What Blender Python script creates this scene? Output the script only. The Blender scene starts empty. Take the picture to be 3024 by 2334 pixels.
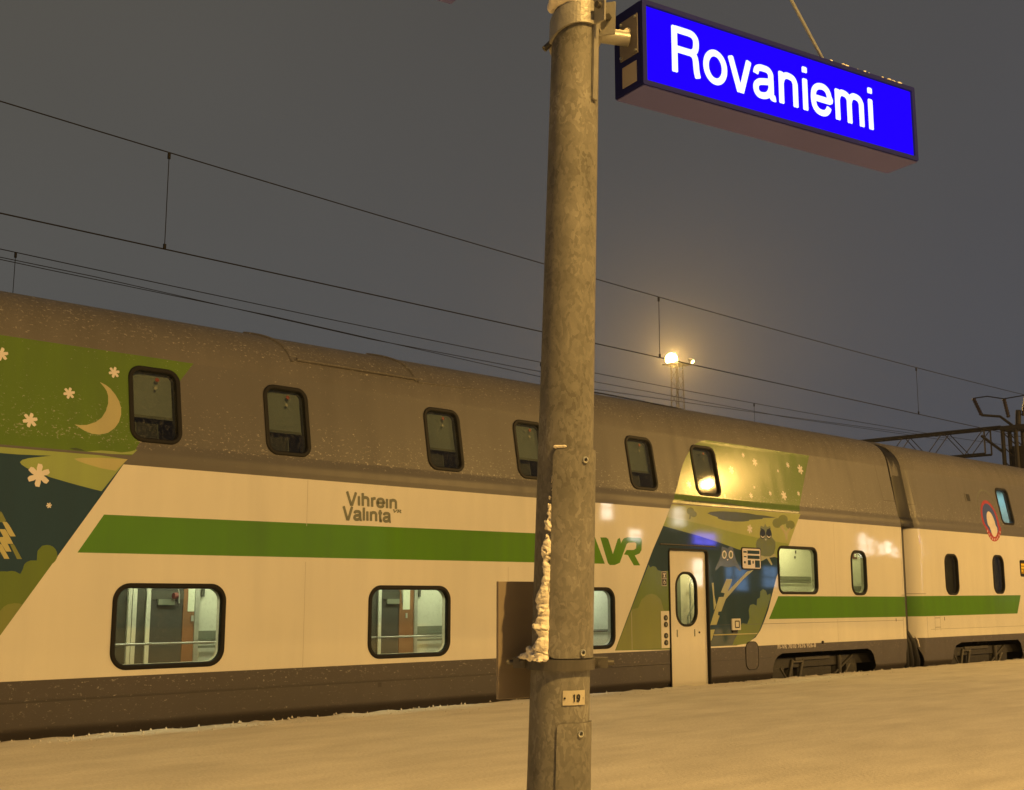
import bpy, bmesh, math, random
from mathutils import Vector, Matrix, noise, geometry
R = math.radians
S = bpy.context.scene
COL = S.collection
random.seed(7)

# ------------------------------------------------------------------ camera
cam_d = bpy.data.cameras.new('camera')
cam = bpy.data.objects.new('camera', cam_d)
COL.objects.link(cam)
cam.location = (0, 0, 1.42)
cam.rotation_euler = (R(90 + 9.578), 0, R(45.889 - 90))
cam_d.sensor_width = 36
cam_d.lens = 42.198
cam_d.clip_end = 3000
S.camera = cam

# ------------------------------------------------------------------ night sky
world = bpy.data.worlds.new("World")
S.world = world
world.use_nodes = True
wt = world.node_tree
for n_ in list(wt.nodes):
    wt.nodes.remove(n_)
wo = wt.nodes.new('ShaderNodeOutputWorld')
tc = wt.nodes.new('ShaderNodeTexCoord')
sx = wt.nodes.new('ShaderNodeSeparateXYZ')
wt.links.new(tc.outputs['Generated'], sx.inputs[0])
ramp = wt.nodes.new('ShaderNodeValToRGB')       # low cloud lit by the town: paler at the horizon
ramp.color_ramp.elements[0].position = 0.0
ramp.color_ramp.elements[0].color = (.088, .092, .098, 1)
ramp.color_ramp.elements[1].position = .55
ramp.color_ramp.elements[1].color = (.090, .083, .069, 1)
e_ = ramp.color_ramp.elements.new(.2)
e_.color = (.090, .089, .086, 1)
wt.links.new(sx.outputs['Z'], ramp.inputs[0])
wn = wt.nodes.new('ShaderNodeTexNoise')
wn.inputs['Scale'].default_value = 2.2
wn.inputs['Detail'].default_value = 3
wt.links.new(tc.outputs['Generated'], wn.inputs['Vector'])
wm = wt.nodes.new('ShaderNodeMapRange')
wm.inputs['To Min'].default_value = .84
wm.inputs['To Max'].default_value = 1.16
wt.links.new(wn.outputs['Fac'], wm.inputs['Value'])
wmul = wt.nodes.new('ShaderNodeVectorMath'); wmul.operation = 'SCALE'
# the town's glow is warmer to the left of the line, the cloud over the yard bluer to the right
dt = wt.nodes.new('ShaderNodeVectorMath'); dt.operation = 'DOT_PRODUCT'; dt.inputs[1].default_value = (.7071, -.7071, 0)
wt.links.new(tc.outputs['Generated'], dt.inputs[0])
dm = wt.nodes.new('ShaderNodeMapRange'); dm.inputs['From Min'].default_value = -.5; dm.inputs['From Max'].default_value = .35
wt.links.new(dt.outputs['Value'], dm.inputs['Value'])
tint = wt.nodes.new('ShaderNodeMix'); tint.data_type = 'RGBA'
tint.inputs[6].default_value = (1.0, .99, .95, 1); tint.inputs[7].default_value = (.80, .84, 1.0, 1)
wt.links.new(dm.outputs['Result'], tint.inputs[0])
tm = wt.nodes.new('ShaderNodeVectorMath'); tm.operation = 'MULTIPLY'
wt.links.new(ramp.outputs['Color'], tm.inputs[0]); wt.links.new(tint.outputs[2], tm.inputs[1])
wt.links.new(tm.outputs[0], wmul.inputs[0])
wt.links.new(wm.outputs['Result'], wmul.inputs['Scale'])
bg1 = wt.nodes.new('ShaderNodeBackground')
wt.links.new(wmul.outputs[0], bg1.inputs['Color'])
bg1.inputs['Strength'].default_value = 1.0
sky = wt.nodes.new('ShaderNodeTexSky')
sky.sky_type = 'NISHITA'
sky.sun_disc = False
sky.sun_elevation = R(-6)
sky.sun_rotation = R(200)
bg2 = wt.nodes.new('ShaderNodeBackground')
wt.links.new(sky.outputs[0], bg2.inputs['Color'])
bg2.inputs['Strength'].default_value = .05
add = wt.nodes.new('ShaderNodeAddShader')
wt.links.new(bg1.outputs[0], add.inputs[0])
wt.links.new(bg2.outputs[0], add.inputs[1])
wt.links.new(add.outputs[0], wo.inputs['Surface'])

S.view_settings.view_transform = 'Standard'
S.view_settings.look = 'None'
S.view_settings.exposure = 0
S.view_settings.gamma = 1
S.render.engine = 'CYCLES'
S.cycles.max_bounces = 8
S.cycles.transparent_max_bounces = 12
S.cycles.sample_clamp_indirect = 4
SODIUM = (1.0, .572, .142)

# ------------------------------------------------------------------ materials
MATS = {}
def mat(name, col, rough=.5, metal=0, var=.12, vscale=3.0, bump=0, bscale=40, spec=.5, stretch=(1, 1, 1)):
    if name in MATS:
        return MATS[name]
    m = bpy.data.materials.new(name); m.use_nodes = True
    t = m.node_tree; b = t.nodes['Principled BSDF']
    b.inputs['Roughness'].default_value = rough
    b.inputs['Metallic'].default_value = metal
    b.inputs['Specular IOR Level'].default_value = spec
    tcn = t.nodes.new('ShaderNodeTexCoord')
    mp = t.nodes.new('ShaderNodeMapping'); mp.inputs['Scale'].default_value = stretch
    t.links.new(tcn.outputs['Object'], mp.inputs[0])
    nz = t.nodes.new('ShaderNodeTexNoise'); nz.inputs['Scale'].default_value = vscale
    nz.inputs['Detail'].default_value = 6
    t.links.new(mp.outputs[0], nz.inputs['Vector'])
    mx = t.nodes.new('ShaderNodeMix'); mx.data_type = 'RGBA'
    mx.inputs[6].default_value = (*[c * (1 - var) for c in col], 1)
    mx.inputs[7].default_value = (*[min(1, c * (1 + var)) for c in col], 1)
    t.links.new(nz.outputs['Fac'], mx.inputs[0])
    t.links.new(mx.outputs[2], b.inputs['Base Color'])
    if bump:
        n2 = t.nodes.new('ShaderNodeTexNoise'); n2.inputs['Scale'].default_value = bscale; n2.inputs['Detail'].default_value = 8
        t.links.new(mp.outputs[0], n2.inputs['Vector'])
        bp = t.nodes.new('ShaderNodeBump'); bp.inputs['Strength'].default_value = bump; bp.inputs['Distance'].default_value = .02
        t.links.new(n2.outputs['Fac'], bp.inputs['Height']); t.links.new(bp.outputs[0], b.inputs['Normal'])
    MATS[name] = m
    return m

def emit(name, col, strength=1.0):
    if name in MATS:
        return MATS[name]
    m = bpy.data.materials.new(name); m.use_nodes = True
    t = m.node_tree
    t.nodes.remove(t.nodes['Principled BSDF'])
    em = t.nodes.new('ShaderNodeEmission'); em.inputs[0].default_value = (*col, 1); em.inputs[1].default_value = strength
    t.links.new(em.outputs[0], t.nodes['Material Output'].inputs['Surface'])
    MATS[name] = m
    return m

def paint(name, col, rough=.2, frost=0.0, var=.07, spec=.5):
    """vehicle paint: grime in vertical runs, frost grains blown on at the ledge above the lower wall and up on the roof"""
    m = bpy.data.materials.new(name); m.use_nodes = True
    t = m.node_tree; b = t.nodes['Principled BSDF']
    b.inputs['Specular IOR Level'].default_value = spec
    L = t.links.new
    geo = t.nodes.new('ShaderNodeNewGeometry')
    sp = t.nodes.new('ShaderNodeSeparateXYZ'); L(geo.outputs['Position'], sp.inputs[0])
    mp = t.nodes.new('ShaderNodeMapping'); mp.inputs['Scale'].default_value = (3.0, 1, .35); L(geo.outputs['Position'], mp.inputs[0])
    nz = t.nodes.new('ShaderNodeTexNoise'); nz.inputs['Scale'].default_value = 1.6; nz.inputs['Detail'].default_value = 7
    L(mp.outputs[0], nz.inputs['Vector'])
    nb = t.nodes.new('ShaderNodeTexNoise'); nb.inputs['Scale'].default_value = .55; nb.inputs['Detail'].default_value = 3
    L(geo.outputs['Position'], nb.inputs['Vector'])
    av = t.nodes.new('ShaderNodeMath'); av.operation = 'ADD'; L(nz.outputs['Fac'], av.inputs[0]); L(nb.outputs['Fac'], av.inputs[1])
    ml = t.nodes.new('ShaderNodeMapRange'); ml.inputs['From Min'].default_value = .6; ml.inputs['From Max'].default_value = 1.4
    L(av.outputs[0], ml.inputs['Value'])
    mx = t.nodes.new('ShaderNodeMix'); mx.data_type = 'RGBA'
    g = sum(col) / 3
    mx.inputs[6].default_value = (*[(c * .85 + g * .15) * (1 - var * 1.6) for c in col], 1)
    mx.inputs[7].default_value = (*[min(1, c * (1 + var)) for c in col], 1)
    L(ml.outputs['Result'], mx.inputs[0])
    last = mx.outputs[2]
    rr = t.nodes.new('ShaderNodeMapRange'); rr.inputs['To Min'].default_value = rough * 1.5; rr.inputs['To Max'].default_value = rough * .8
    L(av.outputs[0], rr.inputs['Value'])
    L(rr.outputs['Result'], b.inputs['Roughness'])
    n3 = t.nodes.new('ShaderNodeTexNoise'); n3.inputs['Scale'].default_value = .9; n3.inputs['Detail'].default_value = 2
    L(geo.outputs['Position'], n3.inputs['Vector'])
    bp = t.nodes.new('ShaderNodeBump'); bp.inputs['Strength'].default_value = .06; bp.inputs['Distance'].default_value = .012
    L(n3.outputs['Fac'], bp.inputs['Height'])
    nrm = bp.outputs[0]
    if frost:
        m2 = t.nodes.new('ShaderNodeMapping'); m2.inputs['Scale'].default_value = (22, 30, 42); L(geo.outputs['Position'], m2.inputs[0])
        f1 = t.nodes.new('ShaderNodeTexNoise'); f1.inputs['Scale'].default_value = 1.0; f1.inputs['Detail'].default_value = 5; f1.inputs['Roughness'].default_value = .7
        L(m2.outputs[0], f1.inputs['Vector'])
        zr = t.nodes.new('ShaderNodeValToRGB'); cr = zr.color_ramp
        zz = t.nodes.new('ShaderNodeMapRange'); zz.inputs['From Min'].default_value = 0; zz.inputs['From Max'].default_value = 5
        L(sp.outputs['Z'], zz.inputs['Value']); L(zz.outputs['Result'], zr.inputs[0])
        pts = [(0, .28), (.36/5, .36), (.55/5, .44), (.6/5, 0), (2.9/5, 0), (3.02/5, .10), (3.16/5, .66), (3.5/5, .46), (3.9/5, .26), (4.25/5, .36), (4.5/5, .60), (1, .68)]
        cr.elements[0].position, cr.elements[0].color = pts[0][0], (pts[0][1],) * 3 + (1,)
        cr.elements[1].position, cr.elements[1].color = 1, (pts[-1][1],) * 3 + (1,)
        for pz, pv in pts[1:-1]:
            ee = cr.elements.new(pz); ee.color = (pv, pv, pv, 1)
        sm = t.nodes.new('ShaderNodeMath'); sm.operation = 'MULTIPLY_ADD'      # noise + z weight
        L(zr.outputs[0], sm.inputs[0]); sm.inputs[1].default_value = .26 * frost; L(f1.outputs['Fac'], sm.inputs[2])
        th = t.nodes.new('ShaderNodeMapRange'); th.inputs['From Min'].default_value = .705; th.inputs['From Max'].default_value = .84
        L(sm.outputs[0], th.inputs['Value'])
        fm = t.nodes.new('ShaderNodeMix'); fm.data_type = 'RGBA'
        L(th.outputs['Result'], fm.inputs[0]); L(last, fm.inputs[6]); fm.inputs[7].default_value = (.50, .47, .44, 1)
        last = fm.outputs[2]
        b2 = t.nodes.new('ShaderNodeBump'); b2.inputs['Strength'].default_value = .55; b2.inputs['Distance'].default_value = .02
        hz = t.nodes.new('ShaderNodeMath'); hz.operation = 'MULTIPLY'
        hr = t.nodes.new('ShaderNodeMapRange'); hr.inputs['From Min'].default_value = 4.15; hr.inputs['From Max'].default_value = 4.5
        hr.inputs['To Min'].default_value = .06 if 'grey' in name else 0.0
        L(sp.outputs['Z'], hr.inputs['Value'])
        L(f1.outputs['Fac'], hz.inputs[0]); L(hr.outputs['Result'], hz.inputs[1])
        L(hz.outputs[0], b2.inputs['Height']); L(nrm, b2.inputs['Normal']); nrm = b2.outputs[0]
    L(last, b.inputs['Base Color'])
    L(nrm, b.inputs['Normal'])
    MATS[name] = m
    return m

def glass(name, tint=(.9, .95, .92), frosty=.06):
    m = bpy.data.materials.new(name); m.use_nodes = True
    t = m.node_tree; L = t.links.new
    for n in list(t.nodes):
        t.nodes.remove(n)
    o = t.nodes.new('ShaderNodeOutputMaterial')
    tr = t.nodes.new('ShaderNodeBsdfTransparent'); tr.inputs[0].default_value = (*tint, 1)
    gl = t.nodes.new('ShaderNodeBsdfGlossy'); gl.inputs['Roughness'].default_value = .035
    df = t.nodes.new('ShaderNodeBsdfDiffuse'); df.inputs[0].default_value = (.6, .6, .6, 1)
    fr = t.nodes.new('ShaderNodeFresnel'); fr.inputs[0].default_value = 1.6
    m1 = t.nodes.new('ShaderNodeMixShader'); m2 = t.nodes.new('ShaderNodeMixShader')
    tcn = t.nodes.new('ShaderNodeTexCoord')
    nz = t.nodes.new('ShaderNodeTexNoise'); nz.inputs['Scale'].default_value = 30; nz.inputs['Detail'].default_value = 6
    L(tcn.outputs['Object'], nz.inputs['Vector'])
    mr = t.nodes.new('ShaderNodeMapRange'); mr.inputs['From Min'].default_value = .5; mr.inputs['From Max'].default_value = .8
    mr.inputs['To Max'].default_value = frosty * 4; mr.inputs['To Min'].default_value = frosty * .3
    L(nz.outputs['Fac'], mr.inputs['Value'])
    L(mr.outputs['Result'], m2.inputs[0]); L(tr.outputs[0], m2.inputs[1]); L(df.outputs[0], m2.inputs[2])
    L(fr.outputs[0], m1.inputs[0]); L(m2.outputs[0], m1.inputs[1]); L(gl.outputs[0], m1.inputs[2])
    L(m1.outputs[0], o.inputs['Surface'])
    MATS[name] = m
    return m

P = dict(joint=paint('paint joint', (.50, .46, .40), .3), white=paint('white paint', (.73, .70, .625), .05, .7, .05), grey=paint('grey paint', (.118, .112, .112), .5, .85, .07, .3),
         roofgrey=paint('roof grey', (.128, .12, .118), .62, .8, .1, .25),
         skirt=paint('charcoal paint', (.082, .072, .072), .45, .95), stripe=paint('green stripe', (.105, .26, .022), .06),
         teal=paint('night teal', (.033, .068, .095), .05), teal2=paint('dark olive', (.07, .10, .05), .3, 1.0),
         lime=paint('lime paint', (.31, .39, .12), .06), lime2=paint('lime upper', (.30, .38, .12), .3),
         pale=paint('pale lime', (.47, .44, .2), .2), pale2=paint('light lime', (.42, .46, .19), .06), bush=paint('bush green', (.145, .21, .04), .2),
         bush2=paint('bush light green', (.22, .255, .07), .2), green=paint('moss green', (.115, .195, .028), .22, .8, .07, .4),
         moon=paint('moon yellow', (.46, .42, .22), .28), sand=paint('sand yellow', (.52, .48, .22), .2), sandb=paint('branch sand', (.40, .41, .2), .2),
         olive=paint('olive', (.22, .25, .08), .2), lake=paint('lake grey green', (.09, .12, .09), .2), tree2=paint('tree olive', (.2, .24, .075), .2),
         owlb=paint('owl body', (.16, .2, .075), .2), owlh=paint('owl head', (.2, .25, .16), .2), owlh2=paint('owl grey', (.11, .14, .12), .2),
         star=paint('star white', (.74, .68, .64), .2), seam=paint('panel joint', (.05, .045, .045), .5), dark=paint('ink', (.02, .03, .04), .2),
         red=paint('emblem red', (.42, .06, .06), .2), blue=paint('emblem blue', (.07, .10, .3), .2), letter=paint('letter grey', (.19, .2, .15), .25))
M = dict(cream=mat('cream wall', (.70, .66, .56), .6), gantry=mat('gantry steel', (.026, .022, .019), .7, 0, var=.3, vscale=10), rubber=mat('black rubber', (.008, .0075, .0075), .55, spec=.25), blackm=mat('black metal', (.015, .015, .016), .5),
         glass_low=glass('window glass', (.92, .96, .92), .03), glass_up=glass('upper window glass', (.70, .74, .72), .025),
         blind=mat('roller blind', (.29, .335, .315), .8), darkin=mat('dark interior', (.05, .05, .045), .7),
         inner=mat('compartment wall', (.62, .64, .57), .6, var=.04), metal=mat('bare metal', (.5, .52, .5), .3, .7),
         brown=mat('brown laminate', (.22, .105, .05), .4), darkp=mat('dark doorway', (.06, .063, .05), .6, vscale=2, var=.3),
         band=mat('grey band', (.17, .19, .15), .6), paper=mat('paper', (.66, .7, .6), .8), redm=mat('red plastic', (.13, .022, .016), .5),
         steel=mat('galvanised steel', (.30, .295, .28), .45, .35, var=.35, vscale=14, bump=.1, bscale=90),
         steeld=mat('weathered steel', (.10, .095, .09), .55, .5, var=.3, vscale=20),
         wire=mat('copper wire', (.012, .011, .0105), .7, spec=.15), bogie=mat('bogie steel', (.035, .032, .03), .6, 0, var=.5, vscale=8, bump=.3, bscale=20),
         concrete=mat('concrete', (.3, .29, .28), .9, bump=.3), plaster=mat('plaster', (.45, .4, .33), .9))

# ------------------------------------------------------------------ mesh helpers
ORG = {}
def empty(name, loc, label, cat, group=None):
    o = bpy.data.objects.new(name, None); COL.objects.link(o)
    o.location = loc; o.empty_display_size = .3
    o['label'] = label; o['category'] = cat
    if group: o['group'] = group
    ORG[o] = Vector(loc)
    return o

def tag(o, label=None, cat=None, group=None, kind=None):
    for k, v in (('label', label), ('category', cat), ('group', group), ('kind', kind)):
        if v: o[k] = v
    return o

class MB:
    """collects world-space geometry for ONE mesh object"""
    def __init__(s):
        s.v = []; s.f = []; s.m = []; s.mats = []; s.sm = []
    def mi(s, m):
        if m not in s.mats: s.mats.append(m)
        return s.mats.index(m)
    def add(s, vs, fs, m, smooth=False):
        b = len(s.v); s.v += [Vector(v) for v in vs]; k = s.mi(m)
        for f in fs:
            s.f.append([b + i for i in f]); s.m.append(k); s.sm.append(smooth)
    def box(s, c, d, m, ax=None):
        c = Vector(c); ax = ax or (Vector((1, 0, 0)), Vector((0, 1, 0)), Vector((0, 0, 1)))
        vs = [c + ax[0] * (d[0] / 2 * i) + ax[1] * (d[1] / 2 * j) + ax[2] * (d[2] / 2 * k) for k in (-1, 1) for j in (-1, 1) for i in (-1, 1)]
        s.add(vs, [(0, 2, 3, 1), (4, 5, 7, 6), (0, 1, 5, 4), (2, 6, 7, 3), (0, 4, 6, 2), (1, 3, 7, 5)], m)
    def bbox(s, lo, hi, m):
        s.box([(a + b) / 2 for a, b in zip(lo, hi)], [b - a for a, b in zip(lo, hi)], m)
    def tube(s, pts, r, m, n=8, caps=True, smooth=True):
        pts = [Vector(p) for p in pts]; k = len(pts)
        rs = r if isinstance(r, (list, tuple)) else [r] * k
        vs = []; up = None
        for i, p in enumerate(pts):
            t = (pts[min(i + 1, k - 1)] - pts[max(i - 1, 0)]).normalized()
            if up is None: up = Vector((0, 0, 1)) if abs(t.z) < .9 else Vector((1, 0, 0))
            a = t.cross(up).normalized(); b_ = a.cross(t).normalized(); up = b_
            vs += [p + a * (rs[i] * math.cos(2 * math.pi * j / n)) + b_ * (rs[i] * math.sin(2 * math.pi * j / n)) for j in range(n)]
        fs = [(i * n + j, i * n + (j + 1) % n, (i + 1) * n + (j + 1) % n, (i + 1) * n + j) for i in range(k - 1) for j in range(n)]
        s.add(vs, fs, m, smooth)
        if caps:
            s.add(vs[:n][::-1], [tuple(range(n))], m); s.add(vs[-n:], [tuple(range(n))], m)
    def build(s, name, parent=None, bevel=0):
        org = ORG.get(parent) if parent else None
        o_ = org if org is not None else Vector((0, 0, 0))
        me = bpy.data.meshes.new(name)
        me.from_pydata([v - o_ for v in s.v], [], s.f)
        for m in s.mats: me.materials.append(m)
        me.polygons.foreach_set('material_index', s.m)
        me.polygons.foreach_set('use_smooth', s.sm)
        me.update()
        o = bpy.data.objects.new(name, me); COL.objects.link(o)
        if parent is not None: o.parent = parent
        ORG[o] = o_
        if bevel:
            bm = o.modifiers.new('bevel', 'BEVEL'); bm.width = bevel; bm.segments = 2; bm.limit_method = 'ANGLE'
        return o

class Frame:
    """flat local frame: u right along the wall, v up, w outwards"""
    def __init__(s, o, u, v, w): s.o, s.u, s.v, s.w = Vector(o), Vector(u), Vector(v), Vector(w)
    def __call__(s, a, b, c=0): return s.o + s.u * a + s.v * b + s.w * c

def rrect(w, h, r, n=6):
    r = max(.001, min(r, w / 2, h / 2)); out = []
    for cx, cy, a0 in ((w / 2 - r, h / 2 - r, 0), (-w / 2 + r, h / 2 - r, 90), (-w / 2 + r, -h / 2 + r, 180), (w / 2 - r, -h / 2 + r, 270)):
        for k in range(n + 1):
            a = R(a0 + 90 * k / n); out.append((cx + r * math.cos(a), cy + r * math.sin(a)))
    return out

def ring(mb, fr, w, h, r, prof, m, n=6, smooth=False):
    """prof: list of (inset, out) swept round a rounded rectangle"""
    loops = [[fr(a, b, c) for a, b in rrect(w - 2 * d, h - 2 * d, r - d, n)] for d, c in prof]
    k = len(loops[0]); vs = [p for l in loops for p in l]
    fs = [(i * k + j, i * k + (j + 1) % k, (i + 1) * k + (j + 1) % k, (i + 1) * k + j) for i in range(len(loops) - 1) for j in range(k)]
    mb.add(vs, fs, m, smooth)

def plate(mb, fr, pts, t, m, w0=0):
    """flat polygon with thickness t standing on the frame"""
    k = len(pts); top = [fr(a, b, w0 + t) for a, b in pts]; bot = [fr(a, b, w0) for a, b in pts]
    mb.add(top + bot, [tuple(range(k))] + [(j, k + j, k + (j + 1) % k, (j + 1) % k) for j in range(k)], m)

def disc(mb, fr, cx, cy, r, t, m, n=16, w0=0):
    plate(mb, fr, [(cx + r * math.cos(2 * math.pi * k / n), cy + r * math.sin(2 * math.pi * k / n)) for k in range(n)], t, m, w0)

def text_mesh(name, txt, fr, size, m, parent, depth=.002, weight=0.0, sx=1.0, spacing=1.0, shear=0.0, align='LEFT', bevel=0, fitw=None, fith=None):
    c = bpy.data.curves.new(name, 'FONT'); c.body = txt; c.size = size; c.extrude = depth; c.offset = weight
    c.space_character = spacing; c.shear = shear; c.align_x = align; c.resolution_u = 4
    o = bpy.data.objects.new(name, c); COL.objects.link(o)
    bpy.context.view_layer.update()
    me = bpy.data.meshes.new_from_object(o.evaluated_get(bpy.context.evaluated_depsgraph_get()))
    bpy.data.objects.remove(o); bpy.data.curves.remove(c)
    xs = [v.co.x for v in me.vertices]; ys = [v.co.y for v in me.vertices]
    org = ORG.get(parent, Vector()) if parent else Vector()
    x0, y0 = min(xs), min(ys)
    kx = sx if not fitw else fitw / (max(xs) - x0)
    ky = 1 if not fith else fith / (max(ys) - y0)
    for v in me.vertices:
        a, b, c_ = v.co
        if fitw: a -= x0
        if fith: b -= y0
        v.co = fr(a * kx, b * ky, c_ + depth) - org
    me.materials.clear(); me.materials.append(m)
    me.name = name
    ob = bpy.data.objects.new(name, me); COL.objects.link(ob)
    if parent is not None: ob.parent = parent
    ORG[ob] = org
    return ob

# ------------------------------------------------------------------ plain grotesque letters drawn as strokes
GL = {
 'R': (690, [[(125, 0), (125, 718)], [(125, 670), (400, 670), (500, 655), (560, 600), (570, 520), (550, 430), (490, 380), (400, 368), (125, 368)], [(460, 368), (525, 335), (552, 270), (562, 180), (572, 90), (598, 0)]]),
 'o': (556, [[(278 + 196 * math.cos(k * math.pi / 12), 261 + 222 * math.sin(k * math.pi / 12)) for k in range(25)]]),
 'v': (510, [[(52, 523), (226, 30), (284, 30), (458, 523)]]),
 'a': (556, [[(92, 360), (120, 440), (190, 475), (280, 480), (370, 470), (425, 420), (432, 350), (432, 110), (445, 55), (490, 40), (525, 45)], [(432, 305), (370, 285), (270, 268), (160, 240), (95, 180), (95, 100), (145, 45), (225, 35), (330, 60), (400, 120), (432, 190)]]),
 'n': (556, [[(112, 0), (112, 523)], [(112, 340), (150, 430), (220, 475), (300, 480), (390, 455), (432, 390), (438, 320), (438, 0)]]),
 'h': (556, [[(112, 0), (112, 718)], [(112, 340), (150, 430), (220, 475), (300, 480), (390, 455), (432, 390), (438, 320), (438, 0)]]),
 'i': (222, [[(111, 0), (111, 523)], [(111, 618), (111, 718)]]),
 '\u0131': (222, [[(111, 0), (111, 523)]]),
 'l': (222, [[(111, 0), (111, 718)]]),
 'r': (340, [[(112, 0), (112, 523)], [(112, 330), (150, 430), (220, 475), (320, 478)]]),
 't': (290, [[(140, 650), (140, 130), (150, 60), (190, 42), (260, 42)], [(25, 478), (262, 478)]]),
 'V': (640, [[(60, 718), (285, 30), (355, 30), (580, 718)]]),
 'e': (556, [[(85, 265), (468, 265), (466, 350), (430, 430), (360, 472), (280, 480), (180, 455), (110, 390), (85, 300), (85, 220), (110, 125), (180, 60), (280, 40), (370, 58), (430, 110), (458, 165)]]),
 '1': (556, [[(300, 0), (300, 718)], [(120, 560), (230, 600), (300, 718)]]),
 '9': (556, [[(278 + 170 * math.cos(k * math.pi / 12), 480 + 190 * math.sin(k * math.pi / 12)) for k in range(25)], [(448, 480), (440, 300), (400, 130), (320, 50), (220, 40), (140, 90), (115, 160)]]),
 'm': (833, [[(112, 0), (112, 523)], [(112, 350), (145, 430), (205, 475), (270, 480), (350, 460), (398, 400), (405, 330), (405, 0)], [(405, 350), (440, 430), (500, 475), (570, 480), (650, 460), (700, 400), (708, 330), (708, 0)]]),
}
SMOOTH = set('Roanehmrt9')
def catmull(p, k=5):
    out = []
    for i in range(len(p) - 1):
        a, b, c, d = p[max(i - 1, 0)], p[i], p[i + 1], p[min(i + 2, len(p) - 1)]
        sharp = math.hypot(c[0] - b[0], c[1] - b[1]) > 210
        for q in range(1 if sharp else k):
            u = q / k
            out.append(tuple(.5 * (2 * b[j] + (c[j] - a[j]) * u + (2 * a[j] - 5 * b[j] + 4 * c[j] - d[j]) * u * u + (3 * b[j] - a[j] - 3 * c[j] + d[j]) * u ** 3) for j in (0, 1)) if q else b)
    return out + [p[-1]]
def stroke_text(name, txt, fr, cap, sw, m, parent, fitw=None, depth=.0015, gap=0, shear=0):
    """one mesh: every stroke is a ribbon with mitred joints and slightly rounded ends, each a hair above the one before"""
    tot = sum(GL[c][0] + gap for c in txt); k = cap / 718
    kx = fitw / tot if fitw else k
    mb = MB(); x0 = 0; lay = 0
    for c in txt:
        adv, strokes = GL[c]
        for si, st in enumerate(strokes):
            pts = catmull(st) if c in SMOOTH and len(st) > 2 else st
            closed = math.hypot(pts[0][0] - pts[-1][0], pts[0][1] - pts[-1][1]) < 2
            pts = [Vector(((x0 + x) * kx + shear * y * k, y * k)) for x, y in pts]
            if closed: pts = pts[:-1]
            n = len(pts); Lp, Rp = [], []
            for i, p in enumerate(pts):
                a = pts[i - 1] if (i or closed) else None; b = pts[(i + 1) % n] if (i < n - 1 or closed) else None
                d0 = (p - a).normalized() if a is not None else None; d1 = (b - p).normalized() if b is not None else None
                if d0 is None: d0 = d1
                if d1 is None: d1 = d0
                t_ = (d0 + d1).normalized(); nn = Vector((-t_.y, t_.x)); cs = max(.35, nn.dot(Vector((-d0.y, d0.x))))
                h = min(sw / 2 / cs, sw * 1.3)
                Lp.append(p + nn * h); Rp.append(p - nn * h)
            if not closed:          # rounded corners at both ends
                e = sw * .16
                for s_, q in ((0, 1), (-1, -2)):
                    d = (pts[s_] - pts[q]).normalized(); nn = (Lp[s_] - Rp[s_]).normalized()
                    l0, r0 = Lp[s_].copy(), Rp[s_].copy()
                    Lp[s_] = l0 - d * e; Rp[s_] = r0 - d * e
                    if s_ == 0: Lp.insert(0, l0 - nn * e); Rp.insert(0, r0 + nn * e)
                    else: Lp.append(l0 - nn * e); Rp.append(r0 + nn * e)
                n += 2
            lay += 1; zt = depth + (lay % 4) * .00025
            vs = [fr(p.x, p.y, zt) for p in Lp] + [fr(p.x, p.y, zt) for p in Rp] + [fr(p.x, p.y, 0) for p in Lp] + [fr(p.x, p.y, 0) for p in Rp]
            rngi = range(n) if closed else range(n - 1)
            fs = []
            for i in rngi:
                j = (i + 1) % n
                fs += [(i, n + i, n + j, j), (2 * n + i, i, j, 2 * n + j), (n + i, 3 * n + i, 3 * n + j, n + j)]
            mb.add(vs, fs, m)
        x0 += adv + gap
    return mb.build(name, parent)

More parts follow.
